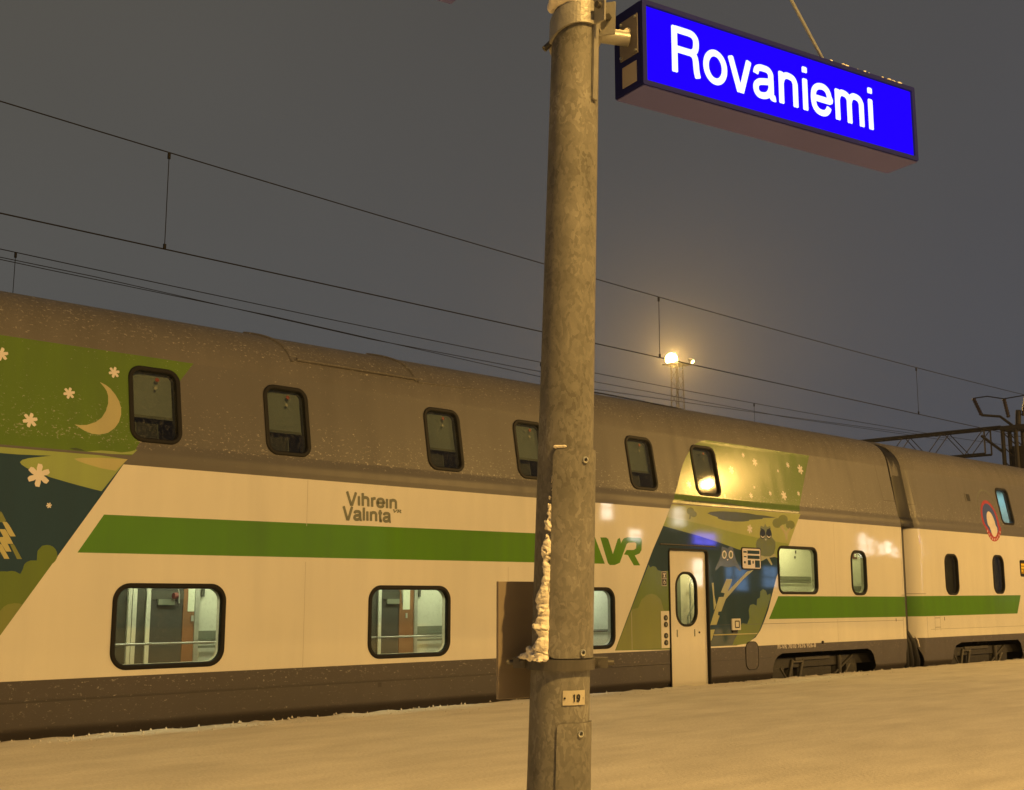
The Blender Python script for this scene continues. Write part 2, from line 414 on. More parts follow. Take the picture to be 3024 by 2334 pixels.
LIVERY1=[
('teal',[(4.850,2.975),(5.964,2.980),(6.272,2.961),(5.991,2.530),(4.986,1.032),(2.381,1.014),(2.244,2.975)]),
('lime',[(2.243,2.977),(5.964,2.980),(6.272,2.961),(5.992,2.583),(5.819,2.613),(5.653,2.645),(5.409,2.697),(5.235,2.747),(5.142,2.779),(5.089,2.810),(5.068,2.834),(5.092,2.861),(5.161,2.886),(5.277,2.908),(5.407,2.931),(5.236,2.923),(5.044,2.915),(2.248,2.908)]),
('pale',[(5.656,2.919),(5.744,2.935),(5.970,2.954),(6.280,2.962),(6.144,2.822),(5.977,2.837),(5.803,2.871),(5.705,2.896)]),
('star',[(5.334,2.710),(5.379,2.724),(5.397,2.746),(5.380,2.785),(5.335,2.772),(5.312,2.758),(5.307,2.758),(5.317,2.803),(5.306,2.830),(5.264,2.835),(5.253,2.789),(5.254,2.762),(5.251,2.758),(5.217,2.789),(5.188,2.794),(5.163,2.760),(5.198,2.727),(5.221,2.714),(5.224,2.710),(5.179,2.696),(5.161,2.674),(5.178,2.635),(5.223,2.648),(5.246,2.662),(5.251,2.662),(5.241,2.617),(5.252,2.590),(5.294,2.585),(5.305,2.631),(5.304,2.658),(5.307,2.662),(5.341,2.631),(5.370,2.626),(5.395,2.660),(5.360,2.693),(5.337,2.706)]),
('star',[(5.424,2.391),(5.436,2.391),(5.442,2.395),(5.441,2.406),(5.429,2.406),(5.423,2.404),(5.421,2.405),(5.427,2.415),(5.427,2.422),(5.417,2.426),(5.411,2.416),(5.409,2.410),(5.408,2.409),(5.402,2.419),(5.395,2.422),(5.387,2.416),(5.393,2.405),(5.397,2.400),(5.398,2.399),(5.386,2.399),(5.380,2.395),(5.381,2.384),(5.393,2.384),(5.399,2.386),(5.401,2.385),(5.395,2.375),(5.395,2.368),(5.405,2.364),(5.411,2.374),(5.413,2.380),(5.414,2.381),(5.420,2.371),(5.427,2.368),(5.435,2.374),(5.429,2.385),(5.425,2.390)]),
('olive',[(4.890,2.309),(4.916,2.298),(4.966,2.212),(4.954,2.197),(4.898,2.194)]),
('sand',[(4.929,2.198),(4.973,2.200),(5.000,2.170),(5.077,2.053),(5.021,2.051),(4.993,2.088)]),
('sand',[(4.904,2.122),(4.962,2.124),(4.986,2.094),(5.057,1.975),(5.001,1.973),(4.974,2.006),(4.904,2.116)]),
('sand',[(4.909,2.041),(4.953,2.043),(4.973,2.018),(5.044,1.894),(4.988,1.893),(4.912,2.004)]),
('sand',[(4.914,1.973),(4.940,1.961),(5.028,1.819),(4.975,1.818),(4.919,1.905)]),
('olive',[(5.023,1.970),(5.064,1.970),(5.160,1.819),(5.108,1.818)]),
('bush',[(5.535,1.870),(5.543,1.857),(4.986,1.032),(2.381,1.020),(2.337,1.651),(4.990,1.689),(5.154,1.666),(5.182,1.729),(5.247,1.806),(5.317,1.808),(5.319,1.909),(5.365,1.964),(5.419,1.975),(5.483,1.958),(5.526,1.908)]),
('bush',[(5.536,1.870),(5.533,1.836),(5.519,1.806),(5.496,1.782),(5.467,1.766),(5.433,1.760),(5.399,1.765),(5.368,1.779),(5.342,1.803),(5.325,1.832),(5.317,1.865),(5.320,1.898),(5.334,1.928),(5.356,1.952),(5.386,1.968),(5.419,1.974),(5.453,1.970),(5.485,1.956),(5.511,1.932),(5.529,1.903)]),
('bush',[(5.347,1.722),(5.345,1.696),(5.334,1.673),(5.317,1.654),(5.294,1.642),(5.268,1.638),(5.242,1.641),(5.218,1.653),(5.198,1.671),(5.184,1.694),(5.179,1.719),(5.181,1.745),(5.191,1.768),(5.209,1.787),(5.231,1.799),(5.257,1.804),(5.283,1.800),(5.308,1.789),(5.328,1.771),(5.341,1.748)]),
('bush',[(5.198,1.567),(5.194,1.527),(5.178,1.490),(5.151,1.462),(5.116,1.443),(5.076,1.437),(5.035,1.443),(4.998,1.461),(4.968,1.490),(4.947,1.525),(4.938,1.565),(4.941,1.604),(4.957,1.640),(4.984,1.669),(5.018,1.688),(5.058,1.695),(5.099,1.689),(5.136,1.671),(5.167,1.643),(5.189,1.607)]),
('bush2',[(4.969,1.282),(5.003,1.325),(5.050,1.353),(5.112,1.362),(5.169,1.358),(5.196,1.345),(4.986,1.032),(2.381,1.020),(2.363,1.276)]),
('green',[(2.250,4.244),(4.856,4.224),(7.180,4.232),(6.986,3.975),(6.439,3.166),(6.323,3.009),(2.242,2.999)]),
('lime2',[(5.796,3.010),(5.969,3.036),(6.086,3.039),(6.204,3.033),(6.310,3.054),(6.402,3.085),(6.338,3.022),(6.085,3.006)]),
('teal2',[(5.599,3.029),(5.670,3.041),(5.740,3.030),(5.782,3.012),(5.655,3.012)]),
('moon',[(5.978,3.834),(6.044,3.810),(6.103,3.773),(6.161,3.707),(6.204,3.638),(6.226,3.560),(6.225,3.480),(6.197,3.390),(6.143,3.312),(6.060,3.249),(5.957,3.219),(5.870,3.221),(5.784,3.248),(5.671,3.307),(5.742,3.306),(5.814,3.316),(5.916,3.358),(5.991,3.418),(6.044,3.504),(6.072,3.594),(6.074,3.682),(6.058,3.738),(6.029,3.779)]),
('star',[(4.903,3.998),(4.931,4.001),(4.945,4.013),(4.940,4.038),(4.911,4.035),(4.895,4.030),(4.892,4.030),(4.904,4.056),(4.901,4.074),(4.876,4.082),(4.864,4.055),(4.861,4.039),(4.859,4.037),(4.842,4.060),(4.826,4.066),(4.807,4.049),(4.823,4.025),(4.836,4.015),(4.837,4.012),(4.809,4.009),(4.795,3.997),(4.800,3.972),(4.829,3.975),(4.845,3.980),(4.848,3.980),(4.836,3.954),(4.839,3.936),(4.864,3.928),(4.876,3.955),(4.879,3.971),(4.881,3.973),(4.898,3.950),(4.914,3.944),(4.933,3.961),(4.917,3.985),(4.904,3.995)]),
('star',[(6.183,3.966),(6.208,3.969),(6.220,3.979),(6.216,4.001),(6.190,3.999),(6.176,3.994),(6.174,3.994),(6.184,4.017),(6.181,4.033),(6.160,4.040),(6.149,4.017),(6.146,4.002),(6.144,4.000),(6.130,4.021),(6.115,4.026),(6.098,4.011),(6.113,3.990),(6.124,3.981),(6.125,3.978),(6.100,3.975),(6.088,3.965),(6.092,3.943),(6.118,3.945),(6.132,3.950),(6.134,3.950),(6.124,3.927),(6.127,3.911),(6.148,3.904),(6.159,3.927),(6.162,3.942),(6.164,3.944),(6.178,3.923),(6.193,3.918),(6.210,3.933),(6.195,3.954),(6.184,3.963)]),
('star',[(5.646,3.653),(5.671,3.656),(5.683,3.666),(5.679,3.688),(5.653,3.686),(5.639,3.681),(5.637,3.681),(5.647,3.704),(5.644,3.720),(5.623,3.727),(5.612,3.704),(5.609,3.689),(5.607,3.687),(5.593,3.708),(5.578,3.713),(5.561,3.698),(5.576,3.677),(5.587,3.668),(5.588,3.665),(5.563,3.662),(5.551,3.652),(5.555,3.630),(5.581,3.632),(5.595,3.637),(5.597,3.637),(5.587,3.614),(5.590,3.598),(5.611,3.591),(5.622,3.614),(5.625,3.629),(5.627,3.631),(5.641,3.610),(5.656,3.605),(5.673,3.620),(5.658,3.641),(5.647,3.650)]),
('star',[(5.215,3.298),(5.245,3.301),(5.260,3.313),(5.254,3.340),(5.223,3.338),(5.206,3.332),(5.203,3.332),(5.216,3.360),(5.212,3.379),(5.186,3.388),(5.173,3.359),(5.170,3.342),(5.167,3.340),(5.149,3.364),(5.132,3.371),(5.111,3.352),(5.129,3.327),(5.142,3.315),(5.143,3.312),(5.113,3.309),(5.098,3.297),(5.104,3.270),(5.135,3.272),(5.152,3.278),(5.155,3.278),(5.142,3.250),(5.146,3.231),(5.172,3.222),(5.185,3.251),(5.188,3.268),(5.191,3.270),(5.209,3.246),(5.226,3.239),(5.247,3.258),(5.229,3.283),(5.216,3.295)]),
('stripe',[(6.036,2.327),(12.850,2.369),(14.127,2.394),(14.374,1.946),(12.798,1.936),(5.757,1.902)]),
('stripe',[(14.272,2.356),(14.413,2.361),(14.463,2.337),(14.570,2.104),(14.692,2.345),(14.744,2.367),(14.773,2.288),(14.609,1.930),(14.489,1.928),(14.444,1.962)]),
('stripe',[(14.688,2.145),(14.794,2.315),(14.842,2.360),(14.922,2.381),(15.265,2.385),(15.292,2.344),(15.280,2.187),(15.229,2.128),(15.107,2.094),(15.240,1.936),(15.079,1.933),(14.935,2.095),(14.836,2.103),(14.909,2.177),(15.085,2.182),(15.142,2.209),(15.152,2.282),(15.113,2.307),(14.960,2.297),(14.912,2.275),(14.735,1.968),(14.609,1.930)]),
('teal',[(16.096,2.978),(20.042,3.004),(19.858,2.766),(19.616,2.424),(19.147,1.790),(18.850,1.206),(18.710,1.006),(18.574,0.837),(18.416,0.713),(18.164,0.626),(17.823,0.590),(14.588,0.598),(15.568,2.195),(15.855,2.603)]),
('lime',[(16.096,2.978),(20.042,3.004),(19.858,2.766),(19.616,2.424),(19.407,2.119),(19.145,2.158),(18.554,2.203),(17.961,2.273),(17.438,2.371),(16.795,2.475),(15.855,2.603)]),
('pale2',[(16.096,2.978),(20.042,3.004),(19.858,2.766),(19.615,2.418),(19.163,2.446),(17.927,2.558),(17.123,2.654),(16.535,2.713),(15.946,2.754)]),
('lake',[(17.079,2.872),(17.188,2.903),(17.450,2.927),(17.895,2.938),(18.353,2.931),(18.586,2.915),(18.871,2.914),(19.210,2.896),(19.014,2.877),(18.785,2.869),(18.748,2.847),(18.581,2.830),(18.346,2.814),(18.322,2.792),(18.159,2.774),(17.886,2.762),(17.552,2.771),(17.400,2.793),(17.379,2.819),(17.228,2.840)]),
('tree2',[(16.710,2.893),(16.704,2.873),(16.688,2.854),(16.664,2.839),(16.635,2.828),(16.603,2.824),(16.571,2.825),(16.542,2.833),(16.520,2.846),(16.506,2.863),(16.502,2.882),(16.508,2.902),(16.523,2.921),(16.546,2.936),(16.576,2.947),(16.608,2.951),(16.640,2.950),(16.669,2.942),(16.691,2.929),(16.705,2.912)]),
('tree2',[(16.785,2.843),(16.780,2.826),(16.767,2.810),(16.747,2.797),(16.722,2.788),(16.695,2.785),(16.668,2.786),(16.644,2.792),(16.625,2.803),(16.613,2.818),(16.609,2.834),(16.614,2.851),(16.627,2.867),(16.647,2.879),(16.672,2.888),(16.699,2.892),(16.726,2.891),(16.750,2.884),(16.769,2.873),(16.781,2.859)]),
('tree2',[(16.583,2.839),(16.645,2.842),(16.600,2.745),(16.558,2.745)]),
('tree2',[(19.403,2.800),(19.393,2.771),(19.368,2.745),(19.331,2.723),(19.284,2.708),(19.234,2.702),(19.184,2.704),(19.140,2.715),(19.106,2.734),(19.084,2.758),(19.078,2.786),(19.088,2.815),(19.112,2.841),(19.149,2.863),(19.195,2.878),(19.246,2.885),(19.296,2.883),(19.340,2.871),(19.375,2.853),(19.397,2.828)]),
('tree2',[(19.595,2.871),(19.585,2.842),(19.559,2.815),(19.521,2.793),(19.474,2.778),(19.423,2.772),(19.373,2.774),(19.328,2.785),(19.294,2.804),(19.272,2.829),(19.266,2.857),(19.276,2.885),(19.301,2.912),(19.338,2.934),(19.385,2.949),(19.436,2.956),(19.486,2.954),(19.531,2.943),(19.567,2.924),(19.588,2.899)]),
('tree2',[(19.826,2.783),(19.816,2.756),(19.793,2.732),(19.758,2.712),(19.715,2.698),(19.668,2.692),(19.621,2.694),(19.580,2.705),(19.548,2.722),(19.528,2.745),(19.523,2.770),(19.532,2.796),(19.555,2.821),(19.589,2.841),(19.632,2.855),(19.679,2.861),(19.726,2.859),(19.768,2.849),(19.800,2.831),(19.820,2.809)]),
('moon',[(19.322,2.741),(19.422,2.759),(19.514,2.637),(19.645,2.726),(19.682,2.714),(19.560,2.583),(19.578,2.487),(19.503,2.484),(19.485,2.581)]),
('star',[(18.384,2.644),(18.414,2.651),(18.428,2.664),(18.419,2.691),(18.388,2.685),(18.373,2.677),(18.369,2.678),(18.379,2.707),(18.374,2.725),(18.347,2.731),(18.336,2.702),(18.335,2.684),(18.333,2.681),(18.313,2.704),(18.294,2.709),(18.275,2.688),(18.296,2.665),(18.310,2.655),(18.312,2.652),(18.282,2.645),(18.268,2.632),(18.277,2.605),(18.308,2.611),(18.323,2.619),(18.327,2.618),(18.317,2.589),(18.322,2.571),(18.349,2.565),(18.360,2.594),(18.361,2.612),(18.363,2.615),(18.383,2.592),(18.402,2.587),(18.421,2.608),(18.400,2.631),(18.386,2.641)]),
('green',[(16.215,3.110),(16.316,3.242),(16.454,3.459),(16.609,3.693),(16.759,3.863),(16.925,4.011),(17.081,4.112),(17.251,4.178),(17.437,4.217),(18.298,4.217),(20.809,4.209),(20.656,3.990),(20.464,3.708),(19.998,3.010),(18.361,3.012),(16.111,3.005)]),
('teal2',[(16.113,3.012),(16.476,3.077),(17.710,3.093),(18.212,3.052),(19.082,3.035),(19.915,3.063),(20.030,3.061),(19.993,3.009),(18.361,3.012)]),
('lime2',[(16.125,3.019),(16.180,3.073),(16.414,3.073),(16.473,3.063),(16.281,3.036)]),
('star',[(18.530,4.033),(18.545,4.041),(18.550,4.051),(18.541,4.063),(18.525,4.055),(18.518,4.048),(18.516,4.048),(18.517,4.065),(18.511,4.074),(18.496,4.073),(18.495,4.055),(18.497,4.046),(18.497,4.044),(18.482,4.053),(18.472,4.052),(18.465,4.038),(18.480,4.029),(18.489,4.026),(18.490,4.025),(18.475,4.017),(18.470,4.007),(18.479,3.995),(18.495,4.003),(18.502,4.010),(18.504,4.010),(18.503,3.993),(18.509,3.984),(18.524,3.985),(18.525,4.003),(18.523,4.012),(18.523,4.014),(18.538,4.005),(18.548,4.006),(18.555,4.020),(18.540,4.029),(18.531,4.032)]),
('star',[(18.883,3.926),(18.907,3.939),(18.915,3.955),(18.901,3.976),(18.875,3.962),(18.864,3.951),(18.861,3.951),(18.861,3.979),(18.852,3.993),(18.826,3.991),(18.825,3.963),(18.829,3.947),(18.828,3.944),(18.804,3.959),(18.786,3.958),(18.776,3.935),(18.800,3.919),(18.815,3.915),(18.817,3.912),(18.793,3.899),(18.785,3.883),(18.799,3.862),(18.825,3.876),(18.836,3.887),(18.839,3.887),(18.839,3.859),(18.848,3.845),(18.874,3.847),(18.875,3.875),(18.871,3.891),(18.872,3.894),(18.896,3.879),(18.914,3.880),(18.924,3.903),(18.900,3.919),(18.885,3.923)]),
('star',[(18.077,3.721),(18.102,3.735),(18.110,3.750),(18.095,3.771),(18.070,3.758),(18.058,3.747),(18.055,3.746),(18.055,3.775),(18.046,3.789),(18.020,3.787),(18.019,3.758),(18.023,3.742),(18.022,3.739),(17.997,3.754),(17.980,3.753),(17.969,3.730),(17.993,3.714),(18.009,3.710),(18.011,3.707),(17.986,3.693),(17.978,3.678),(17.993,3.657),(18.018,3.670),(18.030,3.681),(18.033,3.682),(18.033,3.653),(18.042,3.639),(18.068,3.641),(18.069,3.670),(18.065,3.686),(18.066,3.689),(18.091,3.674),(18.108,3.675),(18.119,3.698),(18.095,3.714),(18.079,3.718)]),
('star',[(19.987,3.959),(20.005,3.969),(20.011,3.981),(20.000,3.996),(19.981,3.986),(19.972,3.978),(19.970,3.978),(19.970,3.999),(19.963,4.010),(19.944,4.008),(19.943,3.987),(19.946,3.975),(19.945,3.973),(19.927,3.984),(19.914,3.983),(19.906,3.966),(19.924,3.954),(19.936,3.951),(19.937,3.949),(19.919,3.939),(19.913,3.927),(19.924,3.912),(19.943,3.922),(19.952,3.930),(19.954,3.930),(19.954,3.909),(19.961,3.898),(19.980,3.900),(19.981,3.921),(19.978,3.933),(19.979,3.935),(19.997,3.924),(20.010,3.925),(20.018,3.942),(20.000,3.954),(19.988,3.957)]),
('star',[(19.592,3.812),(19.602,3.818),(19.606,3.824),(19.599,3.833),(19.589,3.827),(19.584,3.823),(19.582,3.822),(19.583,3.834),(19.579,3.840),(19.568,3.839),(19.568,3.827),(19.569,3.821),(19.569,3.820),(19.559,3.826),(19.551,3.825),(19.547,3.816),(19.557,3.809),(19.563,3.807),(19.564,3.806),(19.554,3.800),(19.550,3.794),(19.557,3.785),(19.567,3.791),(19.572,3.795),(19.574,3.796),(19.573,3.784),(19.577,3.778),(19.588,3.779),(19.588,3.791),(19.587,3.797),(19.587,3.798),(19.597,3.792),(19.605,3.793),(19.609,3.802),(19.599,3.809),(19.593,3.811)]),
('star',[(20.427,3.906),(20.458,3.924),(20.468,3.944),(20.450,3.970),(20.417,3.953),(20.402,3.939),(20.399,3.938),(20.399,3.974),(20.387,3.993),(20.355,3.990),(20.353,3.954),(20.358,3.934),(20.357,3.930),(20.326,3.948),(20.304,3.947),(20.290,3.918),(20.321,3.898),(20.341,3.893),(20.343,3.890),(20.312,3.872),(20.302,3.852),(20.320,3.826),(20.353,3.843),(20.368,3.857),(20.371,3.858),(20.371,3.822),(20.383,3.803),(20.415,3.806),(20.417,3.842),(20.412,3.862),(20.413,3.866),(20.444,3.848),(20.466,3.849),(20.480,3.878),(20.449,3.898),(20.429,3.903)]),
('star',[(18.694,3.438),(18.704,3.443),(18.708,3.450),(18.702,3.458),(18.691,3.453),(18.687,3.448),(18.685,3.448),(18.686,3.459),(18.682,3.465),(18.671,3.464),(18.671,3.453),(18.672,3.446),(18.672,3.445),(18.662,3.451),(18.655,3.451),(18.651,3.441),(18.661,3.435),(18.667,3.433),(18.668,3.432),(18.658,3.427),(18.654,3.420),(18.660,3.412),(18.671,3.417),(18.675,3.422),(18.677,3.422),(18.676,3.411),(18.680,3.405),(18.691,3.406),(18.691,3.417),(18.690,3.424),(18.690,3.425),(18.700,3.419),(18.707,3.419),(18.711,3.429),(18.701,3.435),(18.695,3.437)]),
('star',[(18.552,3.275),(18.570,3.285),(18.576,3.296),(18.565,3.312),(18.547,3.302),(18.538,3.294),(18.536,3.293),(18.536,3.314),(18.529,3.325),(18.511,3.323),(18.510,3.302),(18.512,3.291),(18.512,3.288),(18.494,3.299),(18.481,3.299),(18.473,3.282),(18.491,3.270),(18.502,3.267),(18.504,3.265),(18.486,3.255),(18.480,3.244),(18.491,3.228),(18.509,3.238),(18.518,3.246),(18.520,3.247),(18.520,3.226),(18.527,3.215),(18.545,3.217),(18.546,3.238),(18.544,3.249),(18.544,3.252),(18.562,3.241),(18.575,3.241),(18.583,3.258),(18.565,3.270),(18.554,3.273)]),
('star',[(19.193,3.354),(19.208,3.362),(19.213,3.372),(19.204,3.384),(19.188,3.376),(19.181,3.369),(19.179,3.369),(19.180,3.386),(19.174,3.395),(19.159,3.394),(19.158,3.376),(19.160,3.367),(19.160,3.365),(19.145,3.374),(19.135,3.373),(19.128,3.359),(19.143,3.350),(19.152,3.347),(19.153,3.346),(19.138,3.338),(19.133,3.328),(19.142,3.316),(19.158,3.324),(19.165,3.331),(19.167,3.331),(19.166,3.314),(19.172,3.305),(19.187,3.306),(19.188,3.324),(19.186,3.333),(19.186,3.335),(19.201,3.326),(19.211,3.327),(19.218,3.341),(19.203,3.350),(19.194,3.353)]),
('star',[(19.666,3.343),(19.695,3.359),(19.704,3.377),(19.687,3.402),(19.657,3.386),(19.643,3.373),(19.640,3.373),(19.640,3.406),(19.629,3.423),(19.599,3.421),(19.598,3.387),(19.602,3.368),(19.601,3.365),(19.572,3.382),(19.552,3.381),(19.539,3.354),(19.568,3.335),(19.586,3.330),(19.588,3.327),(19.559,3.311),(19.550,3.293),(19.567,3.268),(19.597,3.284),(19.611,3.297),(19.614,3.297),(19.614,3.264),(19.625,3.247),(19.655,3.249),(19.656,3.283),(19.652,3.302),(19.653,3.305),(19.682,3.288),(19.702,3.289),(19.715,3.316),(19.686,3.335),(19.668,3.340)]),
('star',[(20.170,3.410),(20.185,3.419),(20.190,3.429),(20.181,3.442),(20.165,3.433),(20.158,3.426),(20.156,3.426),(20.156,3.444),(20.150,3.453),(20.134,3.452),(20.133,3.434),(20.136,3.424),(20.135,3.422),(20.120,3.431),(20.109,3.430),(20.102,3.416),(20.117,3.406),(20.127,3.403),(20.128,3.402),(20.113,3.393),(20.108,3.383),(20.117,3.370),(20.133,3.379),(20.140,3.386),(20.142,3.386),(20.142,3.368),(20.148,3.359),(20.164,3.360),(20.165,3.378),(20.162,3.388),(20.163,3.390),(20.178,3.381),(20.189,3.382),(20.196,3.396),(20.181,3.406),(20.171,3.409)]),
('star',[(17.718,3.217),(17.730,3.224),(17.735,3.232),(17.727,3.243),(17.714,3.236),(17.708,3.231),(17.706,3.230),(17.707,3.245),(17.702,3.252),(17.689,3.251),(17.688,3.236),(17.690,3.228),(17.690,3.227),(17.677,3.234),(17.668,3.234),(17.663,3.222),(17.675,3.214),(17.683,3.212),(17.684,3.211),(17.672,3.204),(17.667,3.196),(17.675,3.185),(17.688,3.192),(17.694,3.197),(17.696,3.198),(17.695,3.183),(17.700,3.176),(17.713,3.177),(17.714,3.192),(17.712,3.200),(17.712,3.201),(17.725,3.194),(17.734,3.194),(17.739,3.206),(17.727,3.214),(17.719,3.216)]),
('star',[(16.725,3.364),(16.747,3.376),(16.754,3.389),(16.741,3.407),(16.719,3.396),(16.709,3.386),(16.706,3.386),(16.707,3.410),(16.699,3.423),(16.676,3.421),(16.675,3.396),(16.679,3.382),(16.678,3.380),(16.657,3.392),(16.642,3.392),(16.632,3.372),(16.653,3.358),(16.667,3.354),(16.669,3.352),(16.647,3.340),(16.640,3.327),(16.653,3.309),(16.675,3.320),(16.685,3.330),(16.688,3.330),(16.687,3.306),(16.695,3.293),(16.718,3.295),(16.719,3.320),(16.715,3.334),(16.716,3.336),(16.737,3.324),(16.752,3.324),(16.762,3.344),(16.741,3.358),(16.727,3.362)]),
('sandb',[(17.081,0.948),(17.160,1.091),(17.263,1.267),(17.353,1.428),(17.491,1.432),(17.527,1.494),(17.412,1.510),(17.500,1.624),(17.589,1.740),(17.758,1.742),(17.741,1.692),(17.620,1.527),(17.926,1.710),(18.224,1.884),(18.425,1.914),(18.100,1.745),(17.558,1.396),(17.520,1.344),(17.454,1.250),(17.410,1.182),(17.327,1.178),(17.311,1.121),(17.359,1.108),(17.262,0.958),(17.113,0.955)]),
('sandb',[(17.157,1.671),(17.214,1.674),(17.223,1.461),(17.270,1.299),(17.200,1.203),(17.185,1.461)]),
('sandb',[(17.069,0.872),(17.210,0.877),(17.144,0.755),(17.107,0.696),(17.063,0.686)]),
('sandb',[(18.680,2.191),(18.862,2.219),(19.148,2.217),(19.145,2.167),(18.935,2.144),(19.031,2.023),(18.994,2.005),(18.856,2.131),(18.647,2.068)]),
('owlb',[(18.668,2.511),(18.559,2.453),(18.519,2.371),(18.549,2.278),(18.614,2.199),(18.778,2.163),(18.969,2.167),(19.093,2.224),(19.149,2.335),(19.151,2.445),(19.040,2.524),(18.845,2.490)]),
('owlh',[(18.693,2.722),(18.799,2.703),(18.838,2.769),(18.895,2.707),(19.004,2.728),(19.019,2.660),(19.054,2.565),(19.014,2.496),(18.892,2.478),(18.843,2.449),(18.797,2.475),(18.679,2.484),(18.654,2.551),(18.669,2.647)]),
('dark',[(18.690,2.681),(18.807,2.652),(18.794,2.631),(18.694,2.658)]),
('dark',[(19.002,2.694),(18.879,2.655),(18.895,2.635),(19.001,2.673)]),
('dark',[(18.838,2.574),(18.829,2.538),(18.808,2.508),(18.777,2.487),(18.742,2.478),(18.708,2.484),(18.680,2.503),(18.662,2.532),(18.657,2.568),(18.666,2.603),(18.688,2.634),(18.718,2.655),(18.753,2.663),(18.788,2.658),(18.816,2.639),(18.834,2.609)]),
('white',[(18.681,2.559),(18.692,2.519),(18.743,2.497),(18.797,2.515),(18.818,2.554),(18.781,2.526),(18.740,2.519),(18.703,2.533)]),
('dark',[(19.039,2.581),(19.029,2.545),(19.007,2.514),(18.976,2.493),(18.941,2.485),(18.906,2.491),(18.878,2.510),(18.860,2.539),(18.855,2.575),(18.864,2.611),(18.886,2.641),(18.917,2.663),(18.952,2.671),(18.987,2.666),(19.016,2.646),(19.034,2.617)]),
('white',[(18.879,2.566),(18.891,2.526),(18.942,2.504),(18.996,2.522),(19.018,2.561),(18.980,2.533),(18.939,2.526),(18.901,2.540)]),
('white',[(18.826,2.482),(18.864,2.484),(18.843,2.452)]),
('owlh2',[(17.478,2.306),(17.589,2.292),(17.652,2.269),(17.717,2.321),(17.801,2.307),(17.839,2.208),(17.876,2.109),(18.051,1.895),(17.993,1.886),(17.855,1.975),(17.656,1.947),(17.434,1.967),(17.278,1.875),(17.266,1.915),(17.412,2.098),(17.467,2.198)]),
('white',[(17.616,2.169),(17.610,2.141),(17.594,2.117),(17.571,2.101),(17.546,2.095),(17.520,2.100),(17.499,2.115),(17.486,2.138),(17.482,2.166),(17.489,2.194),(17.504,2.218),(17.527,2.234),(17.553,2.240),(17.578,2.235),(17.599,2.220),(17.613,2.197)]),
('owlb',[(17.591,2.167),(17.587,2.148),(17.577,2.131),(17.563,2.120),(17.547,2.116),(17.531,2.119),(17.518,2.130),(17.509,2.146),(17.507,2.165),(17.511,2.184),(17.521,2.200),(17.535,2.211),(17.551,2.215),(17.567,2.212),(17.580,2.202),(17.589,2.186)]),
('white',[(17.811,2.174),(17.805,2.146),(17.789,2.121),(17.766,2.105),(17.739,2.099),(17.714,2.104),(17.693,2.119),(17.679,2.143),(17.675,2.170),(17.682,2.198),(17.698,2.223),(17.721,2.239),(17.747,2.245),(17.773,2.240),(17.794,2.225),(17.807,2.202)]),
('owlb',[(17.786,2.171),(17.781,2.152),(17.771,2.136),(17.757,2.125),(17.741,2.120),(17.724,2.124),(17.711,2.134),(17.703,2.150),(17.701,2.169),(17.705,2.189),(17.715,2.205),(17.729,2.216),(17.746,2.220),(17.762,2.217),(17.775,2.206),(17.783,2.190)]),
('white',[(17.615,2.090),(17.669,2.091),(17.639,2.062)]),
('bush',[(17.924,0.598),(17.713,0.600),(17.759,0.677),(17.877,0.788),(17.913,0.935),(18.029,0.969),(18.172,0.956),(18.250,1.062),(18.229,1.195),(18.277,1.287),(18.381,1.303),(18.482,1.277),(18.504,1.395),(18.594,1.420),(18.615,1.530),(18.702,1.573),(18.796,1.539),(18.827,1.463),(18.929,1.497),(18.940,1.437),(18.772,1.158),(18.609,0.924),(18.498,0.792),(18.301,0.672),(18.124,0.611)]),
('bush',[(15.610,2.196),(15.458,1.956),(15.485,1.904),(15.560,1.932),(15.643,1.920),(15.683,1.868),(15.830,1.844),(15.894,1.858),(16.022,1.860),(15.977,0.572),(14.588,0.598)]),
('bush2',[(15.173,1.256),(15.257,1.384),(15.382,1.456),(15.505,1.482),(15.629,1.462),(15.752,1.384),(15.830,1.200),(15.866,1.017),(15.872,0.601),(14.607,0.602),(15.013,1.232)]),
('stripe',[(19.185,1.446),(23.986,1.440),(24.000,1.019),(18.856,1.032)])]
LIVERY2=[
('stripe',[(24.149,1.450),(29.676,1.477),(29.418,1.038),(24.162,1.017)]),
('teal',[(29.915,1.615),(29.885,1.439),(29.340,0.640),(29.749,0.627)])]

# ------------------------------------------------------------------ the train
YS = 12.72                                   # plane of the lower car side
RAIL = -0.5
PROF = [(.42, -.6), (.05, -.02), (.0, .07), (0, 3.0), (.015, 3.08), (.05, 3.14), (.24, 4.22)]
def n_at(z):
    for (n0, z0), (n1, z1) in zip(PROF, PROF[1:]):
        if z <= z1: return n0 + (n1 - n0) * (z - z0) / (z1 - z0)
    return PROF[-1][0]
def nrm_at(z):
    def seg(q):
        for (n0, z0), (n1, z1) in zip(PROF, PROF[1:]):
            if q <= z1: return Vector((0, -(z1 - z0), n1 - n0)).normalized()
        return Vector((0, -.97, .23)).normalized()
    return (seg(z - .03) + seg(z + .03)).normalized()
ROOF = []
def _bez(p0, p1, p2, p3, k):
    for i in range(k):
        t = i / k; s = 1 - t
        ROOF.append(tuple(s**3 * a + 3 * s * s * t * b + 3 * s * t * t * c + t**3 * d for a, b, c, d in zip(p0, p1, p2, p3)))
_bez((.24, 4.22), (.275, 4.42), (.33, 4.60), (.52, 4.725), 8)
_bez((.52, 4.725), (.72, 4.85), (1.1, 4.95), (1.6, 4.95), 8)
ROOF.append((1.6, 4.95))
ROOF += [(3.2 - n, z) for n, z in ROOF[-2::-1]]

